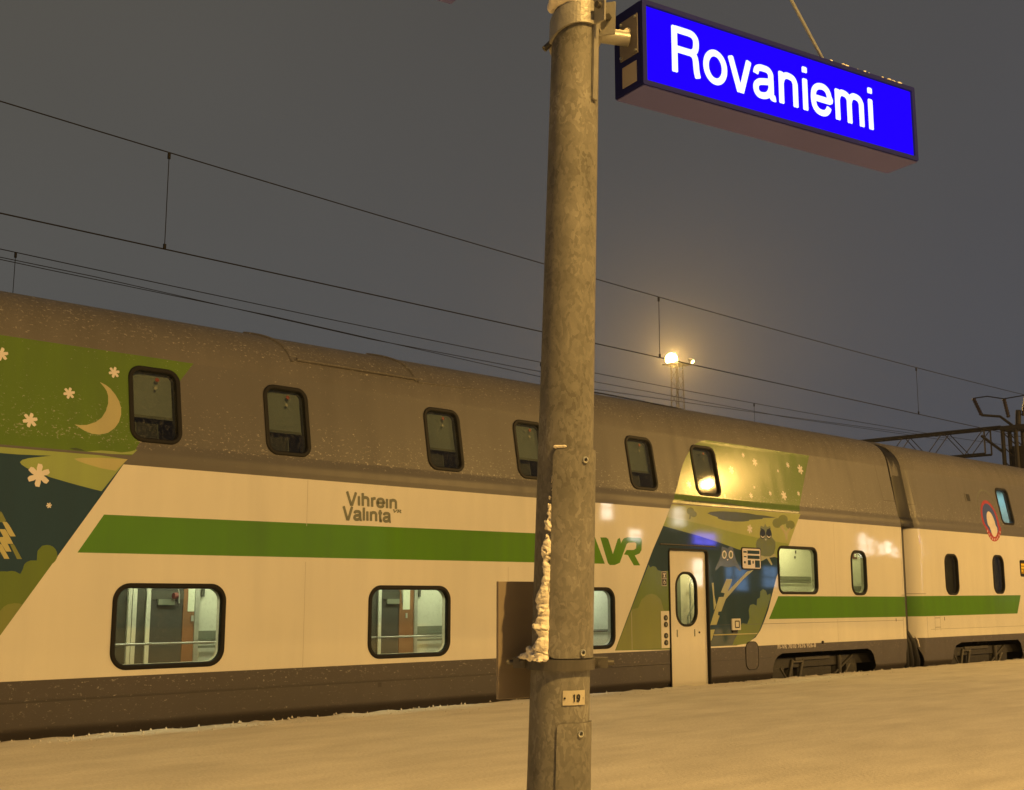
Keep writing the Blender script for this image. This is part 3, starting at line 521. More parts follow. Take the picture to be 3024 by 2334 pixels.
TILT = math.atan(.19 / 1.08)
def wall_frame(x, z):
    if z < 3.0:
        return Frame((x, YS, z), (1, 0, 0), (0, 0, 1), (0, -1, 0))
    return Frame((x, YS + n_at(z), z), (1, 0, 0), (0, math.sin(TILT), math.cos(TILT)), (0, -math.cos(TILT), math.sin(TILT)))

def xmap(x, c):
    """developed length along the car -> (world x, how far the rounded end corner sets the wall back)"""
    if x < c['x0'] + c['r0']:
        a = (c['x0'] + c['r0'] - x) / c['r0']
        return c['x0'] + c['r0'] - c['r0'] * math.sin(a), c['r0'] * (1 - math.cos(a)), -a
    if x > c['x1'] - c['r1']:
        a = (x - c['x1'] + c['r1']) / c['r1']
        return c['x1'] - c['r1'] + c['r1'] * math.sin(a), c['r1'] * (1 - math.cos(a)), a
    return x, 0.0, 0.0

def inside(p, poly):
    r = False; x, y = p; j = len(poly) - 1
    for i in range(len(poly)):
        xi, yi = poly[i]; xj, yj = poly[j]
        if (yi > y) != (yj > y) and x < (xj - xi) * (y - yi) / (yj - yi) + xi: r = not r
        j = i
    return r
def bb(poly):
    xs = [a for a, b in poly]; ys = [b for a, b in poly]
    return min(xs), max(xs), min(ys), max(ys)

def make_side(car, c, livery, openings):
    """the near side wall: one sheet cut along every painted outline and every opening"""
    xa = c['x0'] + c['r0'] - c['r0'] * math.pi / 2; xb = c['x1'] - c['r1'] + c['r1'] * math.pi / 2
    V = []; Ed = []
    def loop(pts, close=True):
        b = len(V); V.extend(Vector((min(max(x, xa), xb), min(max(z, -.6), 4.22))) for x, z in pts)
        k = len(pts)
        for i in range(k if close else k - 1): Ed.append((b + i, b + (i + 1) % k))
    loop([(xa, -.6), (xb, -.6), (xb, 4.22), (xa, 4.22)])
    for z in (-.05, -.02, .01, .04, .07, .10, .566, 2.90, 2.96, 3.0, 3.04, 3.08, 3.11, 3.14, 3.18, 4.17):
        loop([(xa, z), (xb, z)], False)
    for s in range(1, 8):
        loop([(xa + (c['x0'] + c['r0'] - xa) * s / 7, -.6), (xa + (c['x0'] + c['r0'] - xa) * s / 7, 4.22)], False)
        loop([(xb - (xb - c['x1'] + c['r1']) * s / 7, -.6), (xb - (xb - c['x1'] + c['r1']) * s / 7, 4.22)], False)
    for m, q in livery: loop(q)
    for q in openings: loop(q)
    vo, eo, fo = geometry.delaunay_2d_cdt(V, Ed, [], 0, 1e-5)[:3]
    LB = [(m, q, bb(q)) for m, q in livery]; OB = [(q, bb(q)) for q in openings]
    names = []; faces = []; fm = []
    for f in fo:
        cx = sum(vo[i].x for i in f) / len(f); cz = sum(vo[i].y for i in f) / len(f)
        if any(b[0] <= cx <= b[1] and b[2] <= cz <= b[3] and inside((cx, cz), q) for q, b in OB): continue
        mn = 'skirt' if cz < .566 else 'white' if cz < 2.90 else 'grey'
        for m, q, b in reversed(LB):
            if b[0] <= cx <= b[1] and b[2] <= cz <= b[3] and inside((cx, cz), q):
                mn = m; break
        if mn not in names: names.append(mn)
        faces.append(f); fm.append(names.index(mn))
    org = ORG[car]; vs = []; ns = []
    for p in vo:
        X, ins, a = xmap(p.x, c)
        vs.append(Vector((X, YS + n_at(p.y) + ins, p.y)) - org)
        n = nrm_at(p.y)
        if a: n = Vector((math.sin(a), n.y * math.cos(a), n.z)).normalized()
        ns.append(n)
    me = bpy.data.meshes.new('side_wall')
    # face winding so that normals look out of the car
    faces = [f if (vs[f[1]] - vs[f[0]]).cross(vs[f[2]] - vs[f[0]]).dot(ns[f[0]]) > 0 else f[::-1] for f in faces]
    me.from_pydata(vs, [], faces)
    for n in names: me.materials.append(P[n])
    me.polygons.foreach_set('material_index', fm)
    me.polygons.foreach_set('use_smooth', [True] * len(faces))
    me.update()
    me.normals_split_custom_set_from_vertices(ns)
    o = bpy.data.objects.new('side_wall', me); COL.objects.link(o); o.parent = car; ORG[o] = org
    return o

def make_shell(car, c):
    xs = [c['x0'] + c['r0'] * (1 - math.sin(math.pi / 2 * (1 - k / 6))) for k in range(7)]
    xs += [c['x0'] + c['r0'] + (c['x1'] - c['r1'] - c['x0'] - c['r0']) * k / 40 for k in range(1, 40)]
    xs += [c['x1'] - c['r1'] * (1 - math.sin(math.pi / 2 * k / 6)) for k in range(7)]
    def ins(x):
        if x < c['x0'] + c['r0']: return c['r0'] - math.sqrt(max(0, c['r0']**2 - (c['x0'] + c['r0'] - x)**2))
        if x > c['x1'] - c['r1']: return c['r1'] - math.sqrt(max(0, c['r1']**2 - (x - c['x1'] + c['r1'])**2))
        return 0
    prof = ROOF
    mb = MB(); vs = []
    for x in xs:
        i = ins(x)
        vs += [(x, YS + n + i * (1 - n / 1.6), z - .25 * i * max(0, (z - 4.5))) for n, z in prof]
    k = len(prof)
    mb.add(vs, [(a * k + b, (a + 1) * k + b, (a + 1) * k + b + 1, a * k + b + 1) for a in range(len(xs) - 1) for b in range(k - 1)], P['roofgrey'], True)
    mb.build('roof', car)
    mb = MB()      # far side wall, floor
    far = [(3.2 - n, z) for n, z in PROF[::-1]]
    vs = []
    for x in xs:
        i = ins(x); vs += [(x, YS + n - i, z) for n, z in far]
    k = len(far)
    mb.add(vs, [(a * k + b, (a + 1) * k + b, (a + 1) * k + b + 1, a * k + b + 1) for a in range(len(xs) - 1) for b in range(k - 1)], P['grey'])
    mb.build('far_wall', car)
    for x, r in ((c['x0'], c['r0']), (c['x1'], c['r1'])):
        mb = MB()
        out = [(min(max(n, r), 3.2 - r), z) for n, z in PROF[3:] + ROOF[1:-1] + far[:-3]] + [(3.2 - r, .35), (r, .35)]
        mb.add([(x, YS + n, z - (.25 * r * max(0, z - 4.5) if z > 4.5 else 0)) for n, z in out], [tuple(range(len(out)))], P['seam'])
        mb.build('end_wall', car)
    mb = MB(); mb.bbox((c['x0'] + .4, YS + .25, .12), (c['x1'] - .4, YS + 2.95, .3), M['bogie']); mb.build('underframe', car)

def panel_cdt(fr, outer, holes, m, name, parent, w=0, thick=0):
    V = []; Ed = []
    for q in [outer] + holes:
        b = len(V); V += [Vector(p) for p in q]; Ed += [(b + i, b + (i + 1) % len(q)) for i in range(len(q))]
    vo, eo, fo = geometry.delaunay_2d_cdt(V, Ed, [], 0, 1e-6)[:3]
    mb = MB(); fs = []
    for f in fo:
        cx = sum(vo[i].x for i in f) / len(f); cz = sum(vo[i].y for i in f) / len(f)
        if inside((cx, cz), outer) and not any(inside((cx, cz), h) for h in holes): fs.append(f)
    mb.add([fr(p.x, p.y, w) for p in vo], fs, m)
    return mb.build(name, parent)

def opening(x, z, w, h, r):
    k = math.cos(TILT) if z > 3 else 1
    return [(x + a, z + b * k) for a, b in rrect(w, h, r)]

def window(car, x, z, w, h, r, kind, rubber=.055):
    fr = wall_frame(x, z); f = MB()
    ring(f, fr, w, h, r, [(0, 0), (.002, .012), (.012, .018), (rubber - .012, .018), (rubber, .010), (rubber + .002, -.045)], M['rubber'], 8)
    i2 = rubber + .002
    ring(f, fr, w, h, r, [(i2, -.045), (i2 + .002, -.10)], M['inner'] if kind == 'low' else M['darkp'], 8)
    wn_ = f.build('window', car)
    p = MB()
    p.add([fr(a, b, -.022) for a, b in rrect(w - 2 * rubber, h - 2 * rubber, r - rubber, 8)], [tuple(range(36))], M['glass_low' if kind == 'low' else 'glass_up'])
    p.build('pane', wn_)
    if kind == 'up':
        iw, ih = w - 2 * rubber, h - 2 * rubber
        b = MB(); zb = -ih * .13
        plate(b, fr, [(-iw / 2 + .012, zb), (iw / 2 - .012, zb), (iw / 2 - .012, ih / 2), (-iw / 2 + .012, ih / 2)], .006, M['blind'], -.10)
        plate(b, fr, [(-iw / 2 + .012, zb - .035), (iw / 2 - .012, zb - .035), (iw / 2 - .012, zb), (-iw / 2 + .012, zb)], .016, M['band'], -.10)
        b.build('blind', wn_)
        s = MB(); disc(s, fr, .045, ih / 2 - .085, .026, .003, M['redm'], 14, -.019); s.build('sticker', wn_)
        s = MB(); disc(s, fr, .022, ih / 2 - .19, .02, .003, M['band'], 12, -.019); s.build('sticker', wn_)
        d = MB()
        for a in (-.16, .12):
            plate(d, fr, [(a, -ih / 2), (a + .012, -ih / 2), (a + .012, zb - .04), (a, zb - .04)], .004, M['band'], -.2)
        plate(d, fr, [(-.15, -ih / 2), (.12, -ih / 2), (.12, zb - .04), (-.15, zb - .04)], .004, M['darkp'], -.206)
        d.build('curtain', wn_)
        k = MB()
        fs = [fr(a, b_, c_) for c_ in (-.102, -.6) for a, b_ in ((-iw / 2 - .02, -ih / 2 - .02), (iw / 2 + .3, -ih / 2 - .02), (iw / 2 + .3, ih / 2 + .02), (-iw / 2 - .02, ih / 2 + .02))]
        k.add(fs, [(4, 5, 6, 7), (0, 1, 5, 4), (1, 2, 6, 5), (2, 3, 7, 6), (3, 0, 4, 7)], M['darkin'])
        k.build('berth_recess', wn_)
    return wn_

def room(car, x0, x1, z0, z1, depth, power, lampx=None, col=(1, 1, .60), wall='inner'):
    """lit compartment behind lower-deck windows: five faces and a ceiling lamp"""
    y0 = YS + .03; y1 = YS + depth
    mb = MB()
    v = [(x0, y0, z0), (x1, y0, z0), (x1, y0, z1), (x0, y0, z1), (x0, y1, z0), (x1, y1, z0), (x1, y1, z1), (x0, y1, z1)]
    mb.add(v, [(4, 5, 6, 7), (0, 4, 7, 3), (1, 2, 6, 5), (3, 7, 6, 2)], M[wall])
    mb.add(v, [(0, 1, 5, 4)], M['band'])
    o = mb.build('compartment', car)
    for lx in (lampx or [(x0 + x1) / 2]):
        ld = bpy.data.lights.new('ceiling_light', 'AREA'); ld.shape = 'RECTANGLE'; ld.size = .7; ld.size_y = .12
        ld.energy = power; ld.color = col
        lo = bpy.data.objects.new('ceiling_light', ld); COL.objects.link(lo); lo.parent = car
        lo.location = Vector((lx, (y0 + y1) / 2 - .1, z1 - .02)) - ORG[car]
        ORG[lo] = ORG[car]
    return o

def bogie(car, xc, half, ztop):
    b = MB(); m = M['bogie']; y = YS + .28
    for dx in (-1.3, 1.3):
        w = MB()
        ax = Vector((0, 1, 0))
        def wheel(y0, y1, rr):
            n = 28; vs = [(xc + dx + rr * math.cos(2 * math.pi * k / n), yy, RAIL + .46 + rr * math.sin(2 * math.pi * k / n)) for yy in (y0, y1) for k in range(n)]
            w.add(vs, [tuple(range(n))[::-1], tuple(range(n, 2 * n))] + [(k, (k + 1) % n, n + (k + 1) % n, n + k) for k in range(n)], M['steeld'])
        wheel(YS + .75, YS + .88, .46); wheel(YS + .72, YS + .75, .36)
        wheel(YS + .30, YS + .72, .10); wheel(YS + 2.32, YS + 2.45, .46); wheel(YS + .88, YS + 2.32, .09)
        w.build('wheelset', car)
        b.bbox((xc + dx - .2, y - .03, -.22), (xc + dx + .2, y + .25, .12), m)          # axle box
        b.tube([(xc + dx * .62, y + .1, -.05), (xc + dx * .62, y + .1, .22)], .11, m, 12)
        b.tube([(xc + dx * .95, y - .02, .12), (xc + dx * .70, y - .02, -.2)], .03, M['steeld'])
    b.bbox((xc - 1.55, y, .10), (xc + 1.55, y + .2, .24), m)
    b.bbox((xc - .6, y + .01, -.25), (xc + .6, y + .19, .12), m)
    b.bbox((xc - .75, y - .06, .24), (xc + .45, y + .1, .31), M['steeld'])
    for s in (0, 1):
        b.tube([(xc - .85 + s * .35, y - .05, .26), (xc - 1.05 + s * .35, y - .05, -.25)], .035, M['steeld'])
    b.tube([(xc - .85, y - .05, .22), (xc - .5, y - .05, .22)], .03, M['steeld'])
    b.tube([(xc + .5, y - .05, -.1), (xc + 1.3, y - .05, .28)], .03, m)
    b.tube([(xc + .78, y - .06, -.3), (xc + .78, y - .06, .3)], .05, M['steeld'])
    b.build('bogie_frame', car, .01)
    h = MB()
    h.bbox((xc - half - .15, YS + .06, ztop + .02), (xc + half + .15, YS + 1.4, ztop + .06), M['blackm'])
    h.bbox((xc - half - .15, YS + 1.4, -.6), (xc + half + .15, YS + 1.43, ztop + .05), M['blackm'])
    h.build('wheel_well', car)

# ---- car 1
C1 = dict(x0=-4.0, x1=23.98, r0=.3, r1=.09)
car1 = empty('sleeping_car', (10, YS + 1.6, RAIL), 'double-deck sleeping car with green stripe, crescent moon and owl livery, nearest the pole', 'railway car', 'carriages of the night train')
UP = [(6.655, .66), (8.477, .67), (11.112, .68), (12.87, .68), (15.48, .71), (17.25, .73)]
UZ = 3.638; UH = .93
LOW = [6.90, 10.43, 13.89]; LZ = 1.105; LW = 1.42; LH = .95
DX, DW = 16.515, 1.05; DZ0, DZ1 = -.3, 2.215
ops = [opening(x, UZ, w - .03, UH - .03, .15) for x, w in UP]
ops += [opening(x, LZ, LW - .03, LH - .03, .19) for x in LOW]
ops += [opening(19.88, 1.93, 1.36 - .03, .90 - .03, .15), opening(22.095, 1.915, .61 - .03, .90 - .03, .19)]
ops += [[(DX - DW / 2, DZ0), (DX + DW / 2, DZ0), (DX + DW / 2, DZ1 - .06), (DX + DW / 2 - .06, DZ1), (DX - DW / 2 + .06, DZ1), (DX - DW / 2, DZ1 - .06)]]
ops += [[(18.93, -.6), (18.93, .16), (19.0, .29), (19.1, .36), (19.25, .41), (22.3, .41), (22.42, .37), (22.52, .28), (22.6, .05), (22.6, -.6)]]
def strip(a, b, w=.012):
    d = Vector((b[0] - a[0], b[1] - a[1])).normalized(); n = Vector((-d.y, d.x)) * w / 2
    return ('seam', [(a[0] + n.x, a[1] + n.y), (b[0] + n.x, b[1] + n.y), (b[0] - n.x, b[1] - n.y), (a[0] - n.x, a[1] - n.y)])
seams1 = [strip((-3.9, .345), (15.98, .345), .014), strip((17.05, .345), (18.9, .345), .010), strip((17.1, .95), (23.8, .95), .006),
          strip((23.36, 4.22), (23.42, 3.46), .022), strip((23.42, 3.46), (23.97, 3.46), .022), strip((23.8, .57), (23.8, 1.06), .008),
          strip((15.74, 2.295), (17.26, 2.295), .012), strip((23.86, 1.0), (23.86, 2.9), .006), strip((23.5, .93), (23.5, .99), .03),
          strip((23.78, 1.47), (23.97, 1.47), .008), strip((9.9, .30), (9.96, .30), .06)]
seams1 += [('joint', [(x, a), (x + .007, a), (x + .007, z), (x, z)]) for x, a, z in ((8.72, .57, 1.86), (8.72, 2.31, 2.89), (12.25, .57, 1.86), (15.0, .57, 1.2), (21.2, 1.46, 2.89), (21.2, .57, 1.0))]
LIV1 = [(m, [(x + (2.5 if x < 4.9 and 0 else 0), z) for x, z in q]) for m, q in LIVERY1]
side1 = make_side(car1, C1, LIV1 + seams1, ops)
make_shell(car1, C1)
for x, w in UP: window(car1, x, UZ, w, UH, .16, 'up')
for x in LOW: window(car1, x, LZ, LW, LH, .2, 'low')
window(car1, 19.88, 1.93, 1.36, .90, .16, 'low', .05)
window(car1, 22.095, 1.915, .61, .90, .2, 'low', .05)

def back(o_car, rects, y, t=.012):
    mb = MB()
    for x0, x1, z0, z1, mm, d in rects:
        mb.bbox((x0, y - d - t, z0), (x1, y - d, z1), M[mm])
    return mb
PW = 13
for i, x in enumerate(LOW[:2]):
    y = YS + .97
    r = room(car1, x - 1.0, x + 2.2, .30, 2.2, .98, 12, [x + .2, x + 1.2])
    b_ = .68 if i == 0 else .57
    rects = [(x - 1, x - .06 if i == 0 else x + .18, .31, 2.19, 'darkp', .005)]
    if i == 0:
        rects += [(x - .065, x - .02, .31, 2.19, 'inner', .05), (x + .0, x + .055, .31, 2.19, 'inner', .03), (x + .06, x + .18, .31, 2.19, 'darkp', .004)]
    rects += [(x + .18, x + .235, .31, 2.19, 'inner', .03), (x + .24, x + b_, .31, 2.19, 'darkin', .003), (x + b_, x + .835, .31, 2.19, 'brown', .012),
              (x + .835, x + .895, .31, 2.19, 'metal', .03),
              (x + .9, x + 2.1, .90, 1.01, 'band', .004), (x + .9, x + 2.1, .80, .83, 'band', .02), (x + .93, x + .975, 1.43, 1.53, 'darkp', .004)]
    bk = back(car1, rects, y)
    px = x + b_ + .06
    bk.bbox((px, y - .03, 1.25), (px + .13, y - .026, 1.53), M['paper'])
    bk.bbox((px + .05, y - .035, 1.13), (px + .085, y - .026, 1.20), M['metal'])
    bk.bbox((x + .33, y - .05, 1.33), (x + .55, y - .02, 1.40), M['band'])
    bk.tube([(x + .60, y - .06, 1.35), (x + .595, y - .06, 1.46), (x + .58, y - .06, 1.52)], .012, M['metal'])
    bk.bbox((x + .25, y - .03, 1.40), (x + b_, y - .02, 1.50), M['darkp'])
    if i == 0:
        bk.tube([(x + .50, y - .1, 1.44), (x + .55, y - .1, 1.44)], .04, M['redm'], 12)
    bk.build('partition', car1)
    h = MB(); h.tube([(x - .64, YS + .12, .90), (x + .66, YS + .12, .90)], .013, M['metal']); h.build('handrail', car1)
x = LOW[2]
r = room(car1, x - .8, x + 2.05, .30, 2.2, .9, 19, [x + .9], (1, 1, .74))
bk = back(car1, [(x + 1.1, x + 1.15, .31, 2.19, 'metal', .02), (x - .7, x + 1.9, .88, .90, 'band', .01)], YS + .89); bk.build('partition', car1)
h = MB(); h.tube([(x - .64, YS + .12, .90), (x + .66, YS + .12, .90)], .012, M['steeld']); h.build('handrail', car1)
# room behind the square window
x = 19.88
room(car1, x - .9, x + 1.95, 1.0, 2.9, .92, 22, [x + .8], (1, .87, .38))
bk = back(car1, [(x - .8, x + 1.86, 1.76, 1.84, 'band', .004), (x - .8, x + 1.86, 1.715, 1.73, 'band', .01), (x + 1.33, x + 1.36, 2.30, 2.36, 'darkin', .004), (x + 1.3, x + 1.33, 2.2, 2.25, 'darkin', .004)], YS + .91); bk.build('partition', car1)
x = 22.1
room(car1, x - .25, x + 1.72, 1.0, 2.9, .92, 13, [x + .9], (1, .87, .38))
bk = back(car1, [(x + 1.33, x + 1.50, 2.24, 2.39, 'redm', .004), (x + 1.38, x + 1.46, 2.28, 2.35, 'paper', .016)], YS + .91); bk.build('notice', car1)
bk = back(car1, [(x + 1.3, x + 1.66, 1.56, 1.66, 'band', .004), (x + 1.3, x + 1.66, 1.515, 1.53, 'band', .01)], YS + .91); bk.build('ledge', car1)

# ---- entrance door
dfr = Frame((DX, YS + .035, (DZ0 + DZ1) / 2), (1, 0, 0), (0, 0, 1), (0, -1, 0))
dh = DZ1 - DZ0; dz = (DZ0 + DZ1) / 2
wz = 1.395 - dz; wx = -.032
door = panel_cdt(dfr, rrect(DW - .03, dh - .03, .05), [[(wx + a, wz + b) for a, b in rrect(.56, .88, .24, 8)]], P['white'], 'door', car1)
f = MB(); ring(f, Frame(dfr(0, 0, .035), dfr.u, dfr.v, dfr.w), DW + .05, dh + .05, .08, [(0, .001), (.003, .016), (.028, .016), (.036, .005), (.038, -.06)], M['rubber'], 5); f.build('door_seal', door)
fr2 = Frame(dfr(wx, wz, 0), dfr.u, dfr.v, dfr.w)
f = MB(); ring(f, fr2, .60, .92, .26, [(0, 0), (.002, .01), (.038, .01), (.042, -.04)], M['rubber'], 8); f.build('window_frame', door)
f = MB(); f.add([fr2(a, b, -.015) for a, b in rrect(.54, .86, .23, 8)], [tuple(range(36))], M['glass_low']); f.build('window_pane', door)
for a in (-.315, .16):
    f = MB(); plate(f, dfr, [(a, .83 - dz - .06), (a + .022, .83 - dz - .06), (a + .022, .83 - dz + .06), (a, .83 - dz + .06)], .006, M['band']); f.build('handle', door)
f = MB(); disc(f, dfr, .30, .835 - dz, .018, .008, M['blackm'], 12); f.build('lock', door)
room(car1, DX - .6, DX + 2.0, .0, 2.9, 1.05, 38, [DX + 1.3], (1, .85, .40), 'cream')
bk = back(car1, [(DX - .5, DX + 1.08, .01, 2.89, 'band', .004)], YS + 1.04); bk.build('partition', car1)
h = MB(); y = YS + .95
h.tube([(DX + 1.26, y, .5), (DX + 1.26, y, 1.66), (DX + 1.33, y, 1.76), (DX + 1.40, y, 1.70), (DX + 1.40, y, .5)], .016, M['metal'])
h.tube([(DX + 1.12, y - .05, .5), (DX + 1.12, y - .05, 1.08), (DX + 1.38, y - .05, 1.40)], .016, M['metal']); h.build('handrail', car1)

# ---- small things on the side
sfr = Frame((0, YS, 0), (1, 0, 0), (0, 0, 1), (0, -1, 0))
f = MB(); plate(f, sfr, [(15.745, .60), (15.96, .60), (15.96, 1.20), (15.745, 1.20)], .004, P['white']); bp_ = f.build('button_panel', car1)
for z in (1.09, .982, .80, .688):
    f = MB(); disc(f, sfr, 15.86, z, .045, .014, M['blackm'], 16, .004); disc(f, sfr, 15.86, z, .02, .003, M['band'], 12, .018); f.build('button', bp_)
f = MB(); plate(f, sfr, [(15.785, 1.61), (15.91, 1.61), (15.91, 1.845), (15.785, 1.845)], .004, P['star'])
for z in (1.618, 1.732): plate(f, sfr, [(15.792, z), (15.903, z), (15.903, z + .105), (15.792, z + .105)], .003, M['blackm'], .004)
f.bbox((15.81, YS - .010, 1.80), (15.885, YS - .0071, 1.815), P['star']); f.bbox((15.835, YS - .010, 1.755), (15.86, YS - .0071, 1.80), P['star']); f.bbox((15.815, YS - .010, 1.75), (15.88, YS - .0071, 1.76), P['star'])
wf = Frame(sfr(15.848, 1.665, .0071), sfr.u, sfr.v, sfr.w)
ring(f, wf, .055, .055, .027, [(0, 0), (0, .003), (.008, .003), (.008, 0)], P['star'], 5)
f.bbox((15.838, YS - .010, 1.67), (15.848, YS - .0071, 1.71), P['star'])
f.build('pictogram_plate', car1)
dfr3 = Frame((18.353, YS, 2.115), (1, 0, 0), (0, 0, 1), (0, -1, 0))
f = MB(); plate(f, dfr3, rrect(.60, .40, .045), .012, M['rubber']); db = f.build('display_board', car1)
f = MB(); plate(f, dfr3, rrect(.555, .355, .03), .003, P['star'], .012)
for a0, a1, b0, b1 in ((-.125, .25, .085, .145), (-.125, .25, -.005, .055), (-.12, -.03, -.115, -.03), (.10, .25, -.16, -.03), (-.25, -.15, .10, .13), (-.24, -.16, .02, .04), (-.24, -.19, -.09, -.05), (.02, .06, -.09, -.04)):
    plate(f, dfr3, [(a0, b0), (a1, b0), (a1, b1), (a0, b1)], .002, P['teal'], .015)
f.build('timetable_sheet', db)
f = MB(); f.bbox((17.685, YS - .03, .855), (17.94, YS, 1.055), P['white']); cb = f.build('socket_box', car1, .008)
f = MB(); ring(f, Frame((17.83, YS - .03, .955), (1, 0, 0), (0, 0, 1), (0, -1, 0)), .14, .13, .02, [(0, 0), (0, .004), (.02, .004), (.02, 0)], M['blackm'], 3); f.build('socket_cover', cb)
f = MB(); f.bbox((17.70, YS - .025, .815), (17.84, YS, .85), M['rubber']); f.build('cable_outlet', car1, .004)
f = MB(); f.bbox((17.16, YS - .012, .776), (18.46, YS, .792), P['pale']); f.build('trim_strip', car1)
f = MB(); f.tube([(15.75, YS - .012, 2.30), (17.26, YS - .012, 2.297)], .012, M['steeld']); f.build('rain_gutter', car1)
hf = Frame((18.29, YS, .40), (1, 0, 0), (0, 0, 1), (0, -1, 0))
f = MB(); plate(f, hf, rrect(.37, .47, .12), .006, P['skirt']); ring(f, hf, .395, .495, .13, [(0, 0), (.002, .010), (.012, .010), (.014, 0)], M['rubber'], 6); f.build('skirt_hatch', car1)
snowm = None
f = MB(); f.bbox((14.5, YS - .02, .345), (15.95, YS, .36), P['skirt']); f.build('skirt_ledge', car1, .003)
f = MB(); f.bbox((-3.9, YS - .006, .36), (15.9, YS + .02, .372), P['skirt']); f.build('skirt_seam', car1)
f = MB(); disc(f, sfr, 20.62, .575, .03, .02, M['rubber'], 10); f.build('bracket', car1)
bogie(car1, 20.77, 1.85, .40)
# lettering on the car
stroke_text('lettering', 'V\u0131hre\u0131n', Frame((9.325, YS - .002, 2.612), (1, 0, -.02), (0, 0, 1), (0, -1, 0)), .172, .039, P['letter'], car1, fitw=.86, shear=-.03)
stroke_text('lettering', 'Val\u0131nta', Frame((9.275, YS - .002, 2.418), (1, 0, -.004), (0, 0, 1), (0, -1, 0)), .172, .039, P['letter'], car1, fitw=.80, shear=-.03)
text_mesh('lettering', 'VR', Frame((10.10, YS - .002, 2.545), (1, 0, 0), (0, 0, 1), (0, -1, 0)), .06, P['letter'], car1, .0015, .002, fitw=.15, fith=.045, shear=.2)
text_mesh('lettering', 'FI-VR 7010 7676 926-8', Frame((19.10, YS - .002, .49), (1, 0, 0), (0, 0, 1), (0, -1, 0)), .1, P['star'], car1, .0015, .001, fitw=1.28, fith=.075)

# ---- roof panel outline, roof box and cable, corner pieces
def roof_pt(x, n, lift=0):
    pr = PROF[-2:] + ROOF[1:]
    for (n0, z0), (n1, z1) in zip(pr, pr[1:]):
        if n0 <= n <= n1:
            t = (n - n0) / (n1 - n0); nn = Vector((0, -(z1 - z0), n1 - n0)).normalized()
            return Vector((x, YS + n, z0 + (z1 - z0) * t)) + nn * lift
f = MB()
f.tube([roof_pt(8.35 + .28 * (1 - k / 9), .30 + .75 * k / 9, .004) for k in range(10)], .023, P['roofgrey'])
f.tube([roof_pt(10.40 + .33 * (1 - k / 9), .30 + .75 * k / 9, .004) for k in range(10)], .023, P['roofgrey'])
f.tube([roof_pt(8.70 + 2.05 * k / 8, .315, .015) for k in range(9)], .024, P['roofgrey'])
f.tube([roof_pt(10.75 + 1.5 * k / 8, .30 + .02 * k / 8, .0) for k in range(9)], [.02 * (1 - k / 9) + .002 for k in range(9)], P['roofgrey'])
f.build('roof_panel_rim', car1)
f = MB(); x = 14.02
f.box(roof_pt(x, .70, .05), (.34, .22, .10), M['blackm']); f.tube([roof_pt(x - .3, .70, .04), roof_pt(x - .15, .70, .06)], .03, M['blackm'])
f.tube([roof_pt(x + .17, .7, .06), roof_pt(x + .38, .7, .035), roof_pt(x + .46, .7, .03)], [.04, .03, .02], M['blackm'])
f.build('roof_box', car1, .015)
f = MB(); f.tube([roof_pt(x + .46, .7, .03), roof_pt(x + 1.2, .72, .035), roof_pt(x + 2.2, .75, .02), roof_pt(x + 3.4, .78, .0)], .012, M['wire']); f.build('roof_cable', car1)

# bellows between the cars, and an added dark curved flap for the shade higher up
f = MB(); f.bbox((23.88, YS + .22, .4), (24.5, YS + 1.6, 3.1), P['seam'])
out = [(max(n + .02, .2), z) for n, z in PROF[3:] + ROOF[1:-1]]; vs = []
for q, x in enumerate((23.9, 24.0, 24.1, 24.2, 24.3, 24.4)):
    vs += [(x, YS + min(max(n, .2), 3.0), z - .06 - .03 * (q % 2)) for n, z in out]
k = len(out); f.add(vs, [(a * k + b, a * k + b + 1, (a + 1) * k + b + 1, (a + 1) * k + b) for a in range(5) for b in range(k - 1)], P['seam'])
f.build('gangway_bellows', car1)
FLAP = paint('flap gap shade', (.012, .0105, .010), .5, spec=.22)  # near-black colour stands for the shade on the rounded car corner
out = [(n_at(z) + .045, z) for z in (2.93, 2.97, 3.0, 3.04, 3.08, 3.11, 3.14, 3.5, 3.9, 4.22)] + [(n + .03, z - .035) for n, z in ROOF[1:15]]
vs = []
for x, d in ((23.93, .05), (23.99, .012), (24.12, 0), (24.40, 0), (24.60, .01), (24.72, .05), (24.76, .2)):
    vs += [(x, YS + n + d, z - d * .5 * (z > 4.4)) for n, z in out]
k = len(out); f = MB(); f.add(vs, [(a * k + b, (a + 1) * k + b, (a + 1) * k + b + 1, a * k + b + 1) for a in range(6) for b in range(k - 1)], FLAP, True)
f.build('gap_shade_flap', car1)
f = MB()      # coupling hoses below the bellows
for dx, rr in ((.0, .07), (.12, .06), (.24, .07)):
    f.tube([(23.95 + dx, YS + .25, .75), (23.92 + dx * 1.5, YS + .10, .45), (23.90 + dx * 2, YS + .08, .10), (23.95 + dx * 1.6, YS + .12, -.4)], rr * 1.5, M['rubber'], 10)
f.bbox((23.8, YS + .3, -.4), (24.9, YS + 1.2, .45), M['rubber'])
for p_ in ([(24.02, YS + .10, .55), (24.07, YS + .05, .40), (24.10, YS + .03, .22), (24.09, YS + .04, .02)], [(24.42, YS + .09, .62), (24.50, YS + .07, .52), (24.56, YS + .07, .38)]):
    f.tube(p_, [.006, .02, .018, .006], P['star'], 8)
f.build('coupling_hoses', car1)

